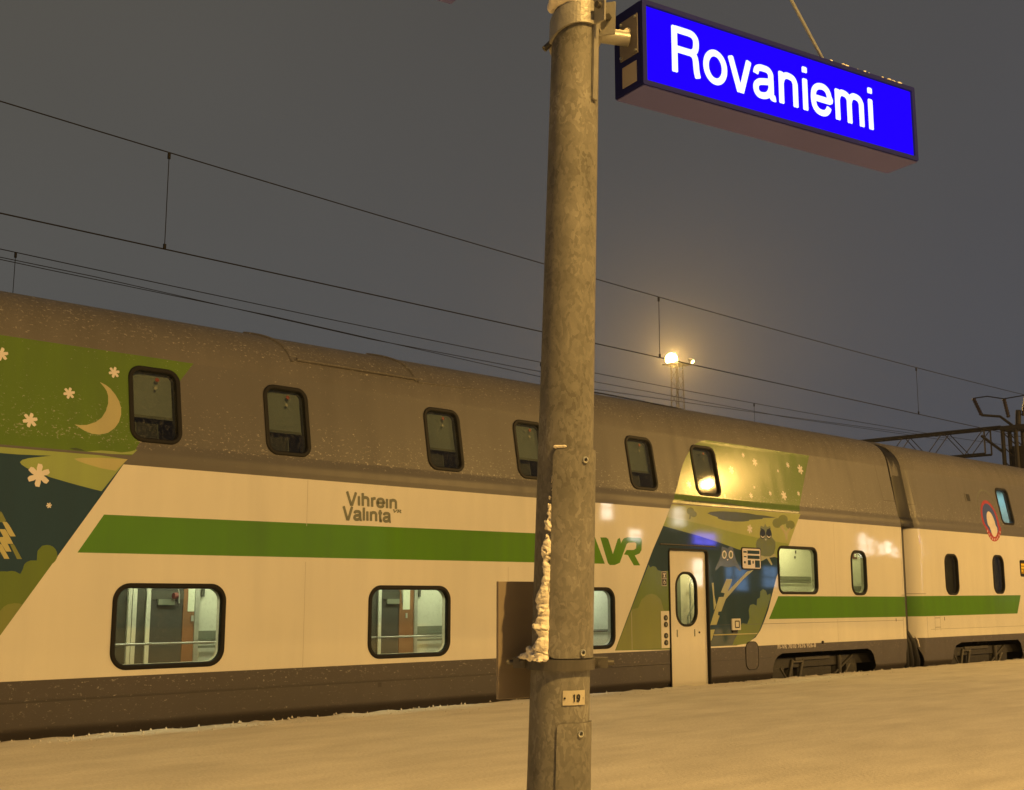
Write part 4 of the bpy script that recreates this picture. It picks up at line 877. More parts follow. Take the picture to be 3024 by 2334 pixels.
# ---- car 2
C2 = dict(x0=24.36, x1=50.5, r0=.42, r1=.3)
car2 = empty('sleeping_car', (37, YS + 1.6, RAIL), 'second double-deck sleeping car at right edge with round red emblem and dark narrow windows', 'railway car', 'carriages of the night train')
ops2 = [opening(26.12, 1.935, .62, .89, .2), opening(28.52, 1.965, .58, .89, .2), opening(29.42, UZ, .70, UH - .03, .15), opening(32.1, UZ, .70, UH - .03, .15), opening(33.9, UZ, .70, UH - .03, .15),
        [(25.92, -.6), (25.93, .07), (26.0, .25), (26.13, .37), (26.4, .43), (29.35, .42), (29.5, .33), (29.6, .05), (29.6, -.6)],
        [(24.0, -.6), (24.0, .62), (24.25, .60), (24.45, .45), (24.62, .2), (24.72, -.1), (24.75, -.6)]]
LIV2 = []
for m, q in LIVERY2:
    if m == 'stripe': q = [(min(x, 23.6) if x < 24.8 else x, z) for x, z in q]
    LIV2.append((m, q))
LIV2[1] = ('teal', [(29.93, .57), (29.94, .74), (30.28, 1.55), (30.9, 2.9), (34.3, 2.9), (33.0, .57)])
LIV2.append(('bush', [(29.93, .57), (29.94, .74), (30.2, 1.4), (30.6, 1.3), (30.9, 1.0), (31.4, .57)]))
ecx, ecz = 28.40, 3.13
def circ(cx, cz, rx, rz, n=28): return [(cx + rx * math.cos(2 * math.pi * k / n), cz + rz * math.sin(2 * math.pi * k / n)) for k in range(n)]
LIV2 += [('letter', circ(28.42, 3.5, .52, .50)), ('grey', circ(28.42, 3.5, .49, .47)),
         ('red', circ(28.42, 3.24, .46, .50)), ('blue', circ(28.42, 3.28, .36, .38)),
         ('star', circ(28.44, 3.16, .21, .31))]
for k in range(9):
    a = R(215 + k * 13.7); LIV2.append(('star', [(28.42 + .41 * math.cos(a) + dx, 3.24 + .45 * math.sin(a) + dz_) for dx, dz_ in ((-.015, -.025), (.015, -.025), (.015, .025), (-.015, .025))]))
for k in range(15):
    a = R(5 + k * 12); LIV2.append(('seam', [(28.42 + .5 * math.cos(a) + dx, 3.45 + .48 * math.sin(a) + dz_) for dx, dz_ in ((-.015, -.028), (.015, -.028), (.015, .028), (-.015, .028))]))
seams2 = [strip((24.72, 4.22), (24.80, 3.44), .026), strip((24.80, 3.44), (24.0, 3.42), .026), strip((24.85, 1.5), (23.7, 1.5), .010), strip((24.85, .57), (24.85, 1.0), .008),
          strip((25.2, .7), (25.2, 1.06), .008), strip((25.45, .7), (25.45, 1.06), .008), strip((25.2, .78), (25.45, .78), .01), strip((25.2, .98), (25.45, .98), .01), strip((25.65, .92), (25.65, 1.0), .03),
          strip((25.0, .74), (29.8, .74), .005)]
make_side(car2, C2, LIV2 + seams2, ops2)
make_shell(car2, C2)
w2 = window(car2, 26.12, 1.935, .65, .92, .21, 'dark', .045)
w2 = window(car2, 28.52, 1.965, .61, .92, .21, 'dark', .045)
for x in (29.42, 32.1, 33.9): window(car2, x, UZ, .73, UH, .16, 'lit', .05)
for x in (26.12, 28.52):
    f = MB(); f.bbox((x - .5, YS + .13, 1.3), (x + .9, YS + .15, 2.6), M['darkp']); f.build('curtain', car2)
# lit upper corridor of car 2
f = MB(); y0 = YS + n_at(3.1) + .2; v = [(28.8, YS + .14, 3.0), (35, YS + .14, 3.0), (35, YS + .34, 4.2), (28.8, YS + .34, 4.2), (28.8, YS + 1.1, 3.0), (35, YS + 1.1, 3.0), (35, YS + 1.1, 4.2), (28.8, YS + 1.1, 4.2)]
f.add(v, [(4, 5, 6, 7), (0, 4, 7, 3), (1, 2, 6, 5), (3, 7, 6, 2), (0, 1, 5, 4)], M['inner']); f.build('compartment', car2)
ld = bpy.data.lights.new('ceiling_light', 'AREA'); ld.shape = 'RECTANGLE'; ld.size = 4; ld.size_y = .1; ld.energy = 26; ld.color = (.45, .85, 1)
lo = bpy.data.objects.new('ceiling_light', ld); COL.objects.link(lo); lo.parent = car2; lo.location = Vector((31.5, YS + .75, 4.17)) - ORG[car2]
gf = wall_frame(27.49, 3.75)
f = MB(); plate(f, gf, rrect(.30, .22, .01), .006, P['grey']); plate(f, gf, rrect(.18, .16, .01), .002, M['rubber'], .006)
for k in range(5): plate(f, gf, [(-.08, -.06 + k * .028), (.08, -.06 + k * .028), (.08, -.052 + k * .028), (-.08, -.052 + k * .028)], .004, P['seam'], .008)
f.build('vent_grille', car2)
df = Frame((30.05, YS, 2.13), (1, 0, 0), (0, 0, 1), (0, -1, 0))
f = MB(); plate(f, df, rrect(.62, .40, .05), .012, M['rubber']); db2 = f.build('destination_display', car2)
f = MB(); amber = emit('amber lamps', (1, .42, .02), 1.3)
plate(f, df, rrect(.54, .26, .02), .002, emit('amber glow', (.55, .22, .01), .8), .012)
for row in range(3):
    for k in range(7):
        if (k + row) % 4 != 3: plate(f, df, [(-.25 + k * .07, .07 - row * .075), (-.205 + k * .07, .07 - row * .075), (-.205 + k * .07, .11 - row * .075), (-.25 + k * .07, .11 - row * .075)], .002, amber, .014)
f.build('lamp_rows', db2)
bogie(car2, 27.75, 1.9, .42)
# ------------------------------------------------------------------ ground, platform, track
def snow_mat(name, streak):
    m = bpy.data.materials.new(name); m.use_nodes = True
    t = m.node_tree; L = t.links.new; b = t.nodes['Principled BSDF']
    b.inputs['Roughness'].default_value = .55; b.inputs['Specular IOR Level'].default_value = .25
    geo = t.nodes.new('ShaderNodeNewGeometry')
    mp = t.nodes.new('ShaderNodeMapping'); mp.inputs['Scale'].default_value = (.55, 1.9, 1.9) if streak else (4, 4, 4); L(geo.outputs['Position'], mp.inputs[0])
    n1 = t.nodes.new('ShaderNodeTexNoise'); n1.inputs['Scale'].default_value = 1.4; n1.inputs['Detail'].default_value = 9; n1.inputs['Roughness'].default_value = .62
    L(mp.outputs[0], n1.inputs['Vector'])
    n2 = t.nodes.new('ShaderNodeTexNoise'); n2.inputs['Scale'].default_value = 26 if streak else 60; n2.inputs['Detail'].default_value = 8
    L(geo.outputs['Position'], n2.inputs['Vector'])
    n3 = t.nodes.new('ShaderNodeTexNoise'); n3.inputs['Scale'].default_value = .6; n3.inputs['Detail'].default_value = 4
    L(geo.outputs['Position'], n3.inputs['Vector'])
    mx = t.nodes.new('ShaderNodeMix'); mx.data_type = 'RGBA'
    mx.inputs[6].default_value = (.66, .62, .55, 1); mx.inputs[7].default_value = (.84, .795, .71, 1)
    mr = t.nodes.new('ShaderNodeMapRange'); mr.inputs['From Min'].default_value = .35; mr.inputs['From Max'].default_value = .62
    a = t.nodes.new('ShaderNodeMath'); a.operation = 'MULTIPLY_ADD'; L(n3.outputs['Fac'], a.inputs[0]); a.inputs[1].default_value = .3
    s_ = t.nodes.new('ShaderNodeMath'); s_.operation = 'MULTIPLY'; L(n1.outputs['Fac'], s_.inputs[0]); s_.inputs[1].default_value = .7
    L(s_.outputs[0], a.inputs[2]); L(a.outputs[0], mr.inputs['Value']); L(mr.outputs['Result'], mx.inputs[0])
    L(mx.outputs[2], b.inputs['Base Color'])
    b1 = t.nodes.new('ShaderNodeBump'); b1.inputs['Strength'].default_value = .22; b1.inputs['Distance'].default_value = .03; L(n1.outputs['Fac'], b1.inputs['Height'])
    b2 = t.nodes.new('ShaderNodeBump'); b2.inputs['Strength'].default_value = .65; b2.inputs['Distance'].default_value = .012; L(n2.outputs['Fac'], b2.inputs['Height']); L(b1.outputs[0], b2.inputs['Normal'])
    L(b2.outputs[0], b.inputs['Normal'])
    MATS[name] = m
    return m
SNOW = snow_mat('trodden snow', True); CLUMP = snow_mat('packed snow', False)

f = MB(); f.add([(-400, -400, -1.0), (700, -400, -1.0), (700, 700, -1.0), (-400, 700, -1.0)], [(0, 1, 2, 3)], SNOW)
tag(f.build('ground'), kind='structure')
EDGE = 12.56
def frange(a, b, s):
    out = []
    while a < b - 1e-6: out.append(a); a += s
    return out + [b]
xs = frange(-40, 2, 1.0)[:-1] + frange(2, 34, .09)[:-1] + frange(34, 120, .5)
ys = frange(-14, 3, .8)[:-1] + frange(3, 11.4, .14)[:-1] + frange(11.4, EDGE, .07)
vs = []
for x in xs:
    for y in ys:
        z = .016 * (noise.noise((x * .22, y * 1.3, 0)) + .5 * noise.noise((x * .6, y * 3, 4))) + .006 * noise.noise((x * 2.2, y * 4, 9))
        e = max(0, (y - 11.6) / (EDGE - 11.6))
        z += e * (.020 * noise.noise((x * 3.2, y * 3.2, 2)) + .028 * max(0, noise.noise((x * 8, y * 8, 5)) - .15) - .01 * e) - .004
        yy = y
        if y >= EDGE - .001:
            yy = y + .045 * noise.noise((x * 1.7, 3, 1)) + .035 * noise.noise((x * 7, 1, 1)); z -= .03
        vs.append((x, yy, z))
k = len(ys)
f = MB(); f.add(vs, [(a * k + b, (a + 1) * k + b, (a + 1) * k + b + 1, a * k + b + 1) for a in range(len(xs) - 1) for b in range(k - 1)], SNOW, True)
lip = [v for v in vs if v[1] > EDGE - .2 and vs.index is not None][0:0]
e0 = [vs[a * k + k - 1] for a in range(len(xs))]
f.add(e0 + [(x, EDGE - .05, z - .13) for x, y, z in e0], [(a, a + 1, len(e0) + a + 1, len(e0) + a) for a in range(len(e0) - 1)][::1], SNOW, True)
f.bbox((-40, -14, -1.0), (120, EDGE - .05, -.12), M['concrete'])
tag(f.build('platform'), kind='structure')
f = MB()
for yc in (YS + 1.6, 19.2):
    f.bbox((-60, yc - 1.3, -1.0), (200, yc + 1.3, -.80), SNOW)
    for s in (-.76, .76):
        f.bbox((-60, yc + s - .035, -.64), (200, yc + s + .035, RAIL - .002), M['steeld']); f.bbox((-60, yc + s - .07, -.66), (200, yc + s + .07, -.64), M['steeld'])
    for q in range(0, 110):
        f.bbox((-20 + q * .62, yc - 1.2, -.80), (-20 + q * .62 + .24, yc + 1.2, -.66), M['concrete'])
tag(f.build('railway_track'), kind='structure')

rng = random.Random(11)
f = MB()
for q in range(520):
    x = 3 + 36 * rng.random() ** 1.3; y = EDGE - .02 - abs(rng.gauss(0, .35)); r = rng.uniform(.006, .020)
    if y < 9: continue
    vs = []
    for dx, dy, dz_ in ((1, 0, 0), (0, 1, 0), (-1, 0, 0), (0, -1, 0), (0, 0, 1)):
        vs.append((x + dx * r * rng.uniform(.7, 1.4), y + dy * r * rng.uniform(.7, 1.4), .004 + (dz_ * r * rng.uniform(.5, 1.1) if dz_ else -.012)))
    f.add(vs, [(0, 1, 4), (1, 2, 4), (2, 3, 4), (3, 0, 4)], SNOW, True)
tag(f.build('snow_crumbs'), 'loose crumbs of snow strewn along the platform edge', 'snow crumbs', kind='stuff')

# ------------------------------------------------------------------ sign pole
PA = Vector((2.3620, 2.3051, 0)); PD = Vector((.021386, -.022757, .99951)); PD /= PD.z
CAMR = Vector((math.sin(R(45.889)), -math.cos(R(45.889)), 0)); CAMF = Vector((-math.cos(R(45.889)), -math.sin(R(45.889)), 0))
def pole_c(z): return PA + PD * z
def pole_r(z): return .0816 + (z - .918) * (.0690 - .0816) / (3.069 - .918)
def pole_p(z, phi, lift=0.0):
    d = CAMF * math.cos(phi) + CAMR * math.sin(phi)
    return pole_c(z) + d * (pole_r(z) + lift)
def pole_frame(z, phi, lift=0.0):
    d = CAMF * math.cos(phi) + CAMR * math.sin(phi)
    return Frame(pole_p(z, phi, lift), -CAMF * math.sin(phi) + CAMR * math.cos(phi), PD.normalized(), d)

GALV = bpy.data.materials.new('galvanised pole'); GALV.use_nodes = True
t = GALV.node_tree; b = t.nodes['Principled BSDF']; L = t.links.new
tcn = t.nodes.new('ShaderNodeTexCoord'); mp = t.nodes.new('ShaderNodeMapping'); mp.inputs['Scale'].default_value = (1, 1, .62); L(tcn.outputs['Object'], mp.inputs[0])
nd = t.nodes.new('ShaderNodeTexNoise'); nd.inputs['Scale'].default_value = 30; nd.inputs['Detail'].default_value = 5; L(mp.outputs[0], nd.inputs['Vector'])
va = t.nodes.new('ShaderNodeVectorMath'); va.operation = 'MULTIPLY_ADD'; L(nd.outputs['Color'], va.inputs[0]); va.inputs[1].default_value = (.07, .07, .07); L(mp.outputs[0], va.inputs[2])
vo_ = t.nodes.new('ShaderNodeTexVoronoi'); vo_.inputs['Scale'].default_value = 95; L(va.outputs[0], vo_.inputs['Vector'])
vs_ = t.nodes.new('ShaderNodeSeparateXYZ'); L(vo_.outputs['Color'], vs_.inputs[0])
nl = t.nodes.new('ShaderNodeTexNoise'); nl.inputs['Scale'].default_value = 7; nl.inputs['Detail'].default_value = 5; L(mp.outputs[0], nl.inputs['Vector'])
ad = t.nodes.new('ShaderNodeMath'); ad.operation = 'MULTIPLY_ADD'; L(vs_.outputs['X'], ad.inputs[0]); ad.inputs[1].default_value = .35; L(nl.outputs['Fac'], ad.inputs[2])
rp = t.nodes.new('ShaderNodeValToRGB'); L(ad.outputs[0], rp.inputs[0]); cr = rp.color_ramp
cr.elements[0].position = .35; cr.elements[0].color = (.092, .09, .085, 1); cr.elements[1].position = 1.0; cr.elements[1].color = (.25, .246, .236, 1)
ee = cr.elements.new(.62); ee.color = (.148, .145, .137, 1); ee = cr.elements.new(.82); ee.color = (.178, .174, .165, 1)
L(rp.outputs[0], b.inputs['Base Color'])
rr = t.nodes.new('ShaderNodeMapRange'); rr.inputs['To Min'].default_value = .5; rr.inputs['To Max'].default_value = .75; L(nl.outputs['Fac'], rr.inputs['Value']); L(rr.outputs['Result'], b.inputs['Roughness'])
b.inputs['Metallic'].default_value = .1; b.inputs['Specular IOR Level'].default_value = .3
bp = t.nodes.new('ShaderNodeBump'); bp.inputs['Strength'].default_value = .15; bp.inputs['Distance'].default_value = .004; L(nd.outputs['Fac'], bp.inputs['Height']); L(bp.outputs[0], b.inputs['Normal'])

pole = empty('sign_pole', PA, 'tapering galvanised steel pole carrying the lit blue station sign, number plate 19 on it', 'pole')
f = MB(); zs = [.0 + 5.4 * k / 24 for k in range(25)]
n = 48; vs = [pole_p(z, 2 * math.pi * j / n) for z in zs for j in range(n)]
f.add(vs, [(i * n + j, i * n + (j + 1) % n, (i + 1) * n + (j + 1) % n, (i + 1) * n + j) for i in range(24) for j in range(n)], GALV, True)
f.add(vs[-n:], [tuple(range(n))], GALV); f.build('shaft', pole)
def cover(z0, z1, p0, p1, lift, rc, name):
    """curved hatch lid hugging the pole, rounded corners"""
    f = MB(); nu, nv = 22, 24; top = []; 
    zc = (z0 + z1) / 2; rr_ = pole_r(zc); wid = (p1 - p0) * rr_; hei = z1 - z0
    out = rrect(wid, hei, rc, 6)
    # clip a grid to the rounded outline by pulling the corner points in
    def pt(u, v, l):
        a = (u - .5) * wid; b_ = (v - .5) * hei
        qx, qy = wid / 2 - rc, hei / 2 - rc
        if abs(a) > qx and abs(b_) > qy:
            dx, dy = abs(a) - qx, abs(b_) - qy; d = max(dx, dy); s = d / max(1e-6, math.hypot(dx, dy)) 
            a = math.copysign(qx + dx * s, a); b_ = math.copysign(qy + dy * s, b_)
        return pole_p(zc + b_, (p0 + p1) / 2 + a / rr_, l)
    us = [0, .02, .05, .1] + [.1 + .8 * k / (nu - 8) for k in range(1, nu - 8)] + [.9, .95, .98, 1]
    es = rc / hei; vv = [0, es * .25, es * .5, es * .75, es] + [es + (1 - 2 * es) * k / 14 for k in range(1, 14)] + [1 - es, 1 - es * .75, 1 - es * .5, 1 - es * .25, 1]
    g = [[pt(u, v, lift) for v in vv] for u in us]; k = len(vv)
    f.add([p for r_ in g for p in r_], [(a * k + c, (a + 1) * k + c, (a + 1) * k + c + 1, a * k + c + 1) for a in range(len(us) - 1) for c in range(k - 1)], GALV, True)
    per = [(u, 0) for u in us] + [(1, v) for v in vv[1:]] + [(u, 1) for u in us[::-1][1:]] + [(0, v) for v in vv[::-1][1:-1]]
    A = [pt(u, v, lift) for u, v in per]; B = [pt(u, v, -.002) for u, v in per]; q = len(per)
    f.add(A + B, [(i, q + i, q + (i + 1) % q, (i + 1) % q) for i in range(q)], M['steeld'])
    return f.build(name, pole)
def screw(o, z, phi, lift):
    f = MB(); fr = pole_frame(z, phi, lift)
    f2 = rrect(.013, .013, .0064, 4)
    ring(f, fr, .018, .018, .009, [(0, -.004), (0, .005), (.0035, .006), (.0045, .002), (.0088, .002)], M['metal'], 4)
    plate(f, fr, [(.0045 * math.cos(q * math.pi / 3), .0045 * math.sin(q * math.pi / 3)) for q in range(6)], .001, M['blackm'], .0022)
    s = f.build('screw', o); return s
cv = cover(1.262, 1.818, R(-26), R(100), .0075, .022, 'hatch_cover')
screw(cv, 1.787, R(36), .0075); screw(cv, 1.277, R(38), .0075)
cv2 = cover(.30, 1.097, R(-6), R(104), .006, .012, 'hatch_cover')
screw(cv2, 1.070, R(37), .006)
f = MB()      # clamp band with its bolts
n = 48
for z0, z1, l in ((1.231, 1.259, .0125),):
    vs = [pole_p(z, 2 * math.pi * j / n, q) for z, q in ((z0, 0), (z0, l), (z1, l), (z1, 0)) for j in range(n)]
    f.add(vs, [(i * n + j, i * n + (j + 1) % n, (i + 1) * n + (j + 1) % n, (i + 1) * n + j) for i in range(3) for j in range(n)], M['steeld'], False)
band = f.build('clamp_band', pole)
f = MB()
c = pole_c(1.247)
for sg, ln in ((-1, .135), (1, .135)):
    f.box(c + CAMR * sg * .105 - CAMF * .02, (.045, .035, .028), M['steeld'], (CAMR, CAMF, Vector((0, 0, 1))))
    f.tube([c + CAMR * sg * .105 + CAMF * .03 - CAMF * .02, c + CAMR * sg * .105 - CAMF * .16], .007, M['steeld'], 8)
    f.tube([c + CAMR * sg * .105 - CAMF * .02, c + CAMR * sg * .145 - CAMF * .02], .008, M['steeld'], 6)
f.build('clamp_bolt', band)
f = MB()      # number plate
z0, z1 = 1.143, 1.180; p0, p1 = R(3), R(50)
top = [pole_p(z, p0 + (p1 - p0) * k / 8, .003) for z in (z0, z1) for k in range(9)]
pm = mat('number plate', (.42, .39, .33), .5)
f.add(top, [(k, k + 1, 9 + k + 1, 9 + k) for k in range(8)], pm, True)
per = list(range(9)) + [17 - k for k in range(9)]
A = [top[i] for i in per]; B = [pole_c(p.z) + (p - pole_c(p.z)) * .95 for p in A]
f.add(A + B, [(i, 18 + i, 18 + (i + 1) % 18, (i + 1) % 18) for i in range(18)], pm)
npl = f.build('number_plate', pole)
for a, mm in ((6.5, M['blackm']), (46, pm)):
    f = MB(); q = pole_frame(1.161, R(a), .003); disc(f, q, 0, 0, .003, .002, mm, 8); f.build('rivet', npl)
q = pole_frame(1.161, R(28), .0042)
stroke_text('number', '19', Frame(q(-.0115, -.0095, 0), q.u, q.v, q.w), .019, .0034, M['blackm'], npl, fitw=.0245, depth=.0006)

# ------------------------------------------------------------------ lit station sign
az = R(-12.19)
SU = Vector((math.cos(az), math.sin(az), 0)); SB = Vector((-math.sin(az), math.cos(az), 0)); SZ = Vector((0, 0, 1))
def sign(fbl, LN, HT, WD, label, text, group=None):
    o = empty('station_sign', fbl, label, 'sign', group)
    F = Frame(fbl, SU, SZ, -SB)
    navy = mat('navy enamel', (.010, .013, .13), .6, spec=.12); under = mat('underside blue glow tint', (.078, .080, .30), .6, spec=.2)  # underside colour carries the violet spill of the sign's blue glow
    f = MB(); c = Vector(fbl) + SU * LN / 2 + SZ * HT / 2 + SB * WD / 2
    f.box(c + SB * .006, (LN, WD - .012, HT - .002), navy, (SU, SB, SZ)); 
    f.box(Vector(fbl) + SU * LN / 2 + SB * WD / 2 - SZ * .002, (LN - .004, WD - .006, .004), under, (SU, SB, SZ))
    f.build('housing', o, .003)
    f = MB(); fr = Frame(F(LN / 2, HT / 2, -.012), SU, SZ, -SB)
    ring(f, fr, LN, HT, .006, [(0, 0), (0, .012), (.015, .012), (.017, .006)], navy, 3); f.build('frame', o)
    f = MB(); plate(f, fr, rrect(LN - .030, HT - .030, .008), .006, emit('backlit blue', (.014, .0, 1.0), 1.05)); f.build('light_panel', o)
    if text:
        stroke_text('lettering', text, Frame(F(.100, .067, -.012 + .0062), SU, SZ, -SB), .148, .021, emit('backlit white', (.93, .97, 1.0), 1.25), o, fitw=.885)
    return o, F
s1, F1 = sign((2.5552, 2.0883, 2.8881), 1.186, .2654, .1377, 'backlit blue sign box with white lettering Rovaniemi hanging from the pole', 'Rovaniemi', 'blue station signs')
W = .1377
E1 = Frame(Vector((2.5552, 2.0883, 2.8881)), SB, SZ, -SU)        # end face: u back, v up, w towards the pole
f = MB(); plate(f, E1, [(.020, .105), (.105, .105), (.105, .228), (.020, .228)], .004, mat('plate steel', (.20, .18, .18), .5)); pl = f.build('mounting_plate', s1)
for a, b_ in ((.028, .114), (.097, .114), (.028, .219), (.097, .219)):
    f = MB(); disc(f, E1, a, b_, .004, .005, M['metal'], 8, .004); f.build('bolt', pl)
f = MB(); plate(f, E1, [(.030, .02), (.098, .02), (.098, .084), (.030, .084)], .0015, mat('worn label', (.42, .38, .37), .8)); f.build('maker_label', s1)
a0 = E1(.0625, .160, .004); a1 = pole_c(3.055) + (a0 - pole_c(3.055)).normalized() * .07
f = MB(); f.tube([a0, a1 + (a1 - a0) * 0 + Vector((0, 0, 0))], .021, M['steel'], 14); arm = f.build('arm', s1)
f = MB(); n = 48
zt, zb = 3.093, 3.022
tl = lambda j: .030 * math.cos(2 * math.pi * j / n - R(25))
vs = [pole_p(z + tl(j), 2 * math.pi * j / n, q) for z, q in ((zb, 0), (zb, .008), (zt, .008), (zt, 0)) for j in range(n)]
f.add(vs, [(i * n + j, i * n + (j + 1) % n, (i + 1) * n + (j + 1) % n, (i + 1) * n + j) for i in range(3) for j in range(n)], M['steel'])
cl = f.build('collar', s1)
f = MB()
for ph, dz_ in ((R(42), .03), (R(72), .012)):
    q = pole_frame(3.07 + dz_, ph, .0)
    f.box(q(0, 0, .022), (.007, .10, .055), M['steel'], (q.u, q.v, q.w)); 
    f.tube([q(-.016, .0, .03), q(.016, .0, .03)], .010, M['steeld'], 6)
q = pole_frame(2.97, R(48), .005)
f.box(q(0, -.02, 0), (.020, .25, .008), M['steel'], (q.u, q.v, q.w))
q = pole_frame(3.0, R(-88), 0)
f.tube([q(0, .02, .002), q(0, .0, .022)], .009, M['steeld'], 6)
f.build('bracket', cl)
f = MB(); r0 = F1(.835, .2654, -.06); r1 = pole_c(4.45)
f.tube([r0, r1], .0055, M['metal'], 8); f.box(r0 + SZ * .004, (.04, .02, .012), M['steel'], (SU, SB, SZ)); f.build('stay_rod', s1)
s2p = Vector((1.843, 2.120, 2.888)) - SU * 1.186 - SB * .1377
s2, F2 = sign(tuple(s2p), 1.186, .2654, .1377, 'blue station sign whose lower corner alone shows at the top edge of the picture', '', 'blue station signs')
f = MB(); k0 = F2(1.12, .2654, -.07); f.tube([k0, k0 + SZ * .3, pole_c(3.5)], .016, M['steel'], 10); f.build('arm', s2)

# ------------------------------------------------------------------ sheet on the far side of the pole
pn = empty('notice_panel', (2.31, 2.42, 1.15), 'plain brown metal panel clamped to the back of the pole', 'panel')
b0 = Vector((2.298, 2.424, 1.148)); 
f = MB(); f.box(b0 + SU * .12 + SZ * .158 + SB * .006, (.24, .012, .316), mat('brown sheet', (.26, .22, .18), .4, .2, var=.1), (SU, SB, SZ)); f.build('sheet', pn, .002)
for s in (.05, .26):
    f = MB(); f.box(b0 + SU * .19 + SZ * s - SB * .012, (.03, .02, .03), M['steeld'], (SU, SB, SZ)); f.build('bracket', pn)

# ------------------------------------------------------------------ snow stuck to the pole
def clump(name, balls, label, vox=.003, disp=.007, sc=55):
    bm = bmesh.new()
    for c, r in balls:
        bmesh.ops.create_icosphere(bm, subdivisions=2, radius=1, matrix=Matrix.Translation(c) @ Matrix.Diagonal((r[0], r[1], r[2], 1)))
    me = bpy.data.meshes.new(name); bm.to_mesh(me); bm.free()
    o = bpy.data.objects.new(name, me); COL.objects.link(o)
    md = o.modifiers.new('r', 'REMESH'); md.mode = 'VOXEL'; md.voxel_size = vox
    bpy.context.view_layer.update()
    m2 = bpy.data.meshes.new_from_object(o.evaluated_get(bpy.context.evaluated_depsgraph_get()))
    o.modifiers.clear(); o.data = m2; bpy.data.meshes.remove(me)
    for v in m2.vertices:
        c = v.co; k = noise.noise(c * sc) * .6 + noise.noise(c * sc * 2.3) * .4
        v.co = c + v.normal * disp * k
    m2.materials.clear(); m2.materials.append(CLUMP)
    for p in m2.polygons: p.use_smooth = True
    m2.name = name
    tag(o, label, 'snow', 'snow on the pole')
    return o
rng = random.Random(3)
def crust():
    """wind-packed crust: a ridge sheet hugging the hatch edge, thick at the clamp band and breaking up towards its top"""
    nz_, nt = 230, 16; vs = []; live = []
    for i in range(nz_ + 1):
        z = 1.255 + .49 * i / nz_; u = i / nz_
        wob = noise.noise((z * 26, 1.3, 0)) + .6 * noise.noise((z * 70, 4.1, 0))
        w_ = max(.004, (.043 * (1 - u) ** .75 + .006) * (1 + .42 * wob))
        ht = max(.003, (.023 * (1 - u) ** .9 + .0035) * (1 + .5 * noise.noise((z * 34, 9.2, 3)) + .3 * noise.noise((z * 95, 2.2, 3))))
        for t_ in range(nt + 1):
            t = t_ / nt
            ph = R(-24) - w_ * t / pole_r(z)
            l = ht * (math.sin(math.pi * min(1, .12 + t * .88)) ** .7) * (.75 + .5 * t)
            c = pole_p(z, ph, 0)
            brk = u > .45 and noise.noise((z * 48, t * 1.6, 2)) + .5 * noise.noise((z * 110, t * 3, 2)) < (u - .78) * 1.0
            crack = abs(noise.noise((z * 15, t * .5, 8))) < .018
            l *= 1 + .22 * noise.noise(c * 55) + .16 * noise.noise(c * 140) + .10 * noise.noise(c * 330)
            if crack: l *= .45
            if t_ in (0, nt) or brk: l = min(l, -.003) if brk or t_ == nt else l * .6
            vs.append(pole_p(z + .003 * noise.noise((z * 80, t * 5, 1)), ph, l))
    k = nt + 1
    f = MB(); f.add(vs, [(i * k + j, i * k + j + 1, (i + 1) * k + j + 1, (i + 1) * k + j) for i in range(nz_) for j in range(nt)], CLUMP, True)
    return tag(f.build('snow_clump'), 'ragged crust of packed snow along the hatch edge of the pole', 'snow', 'snow on the pole')
crust()
balls = []
for dz_, ph, l, r in ((.005, -64, .010, .013), (.009, -72, .016, .012), (.007, -81, .022, .009), (.004, -89, .028, .007), (.001, -96, .034, .005), (.020, -60, .010, .014), (.026, -68, .012, .010), (.008, -50, .014, .014), (.006, -38, .012, .012), (.003, -28, .012, .008)):
    balls.append((pole_p(1.258 + dz_, R(ph), l), (r, r, r * .85)))
clump('snow_clump', balls, 'lump of snow jutting out to the left on top of the clamp band', .003, .006)
balls = []
for ph, zz, r in ((-75, 3.125, .020), (-60, 3.135, .024), (-45, 3.137, .026), (-32, 3.133, .022), (-18, 3.126, .016), (-4, 3.118, .011), (10, 3.112, .008), (-52, 3.155, .016), (-66, 3.148, .014)):
    balls.append((pole_p(zz, R(ph), r * .1), (r * .9, r * .9, r)))
clump('snow_clump', balls, 'wedge of snow lying on the collar at the top of the pole', .004, .003)
mid = (a0 + a1) / 2 + SZ * .021; dv = (a1 - a0)
clump('snow_clump', [(a0 + dv * (.02 + .1 * k) + SZ * (.019 + (.006 if k == 0 else 0)), (.013, .013, .007 + (.006 if k == 0 else 0))) for k in range(9)], 'thin ridge of snow on the arm of the lit sign', .003, .002)
rng = random.Random(5)
clump('snow_clump', [(F1(.78 + .40 * rng.random(), .2656, -.004 - .02 * rng.random()), (rng.uniform(.006, .02), .010, rng.uniform(.002, .0042))) for k in range(34)], 'thin line of snow on the top edge of the lit sign', .0025, .002)
clump('snow_clump', [(pole_p(1.822, R(a), .004), (.008, .008, .005)) for a in (-22, -17, -12, -6)], 'small pale cap of snow on the top corner of the pole hatch', .002, .001)

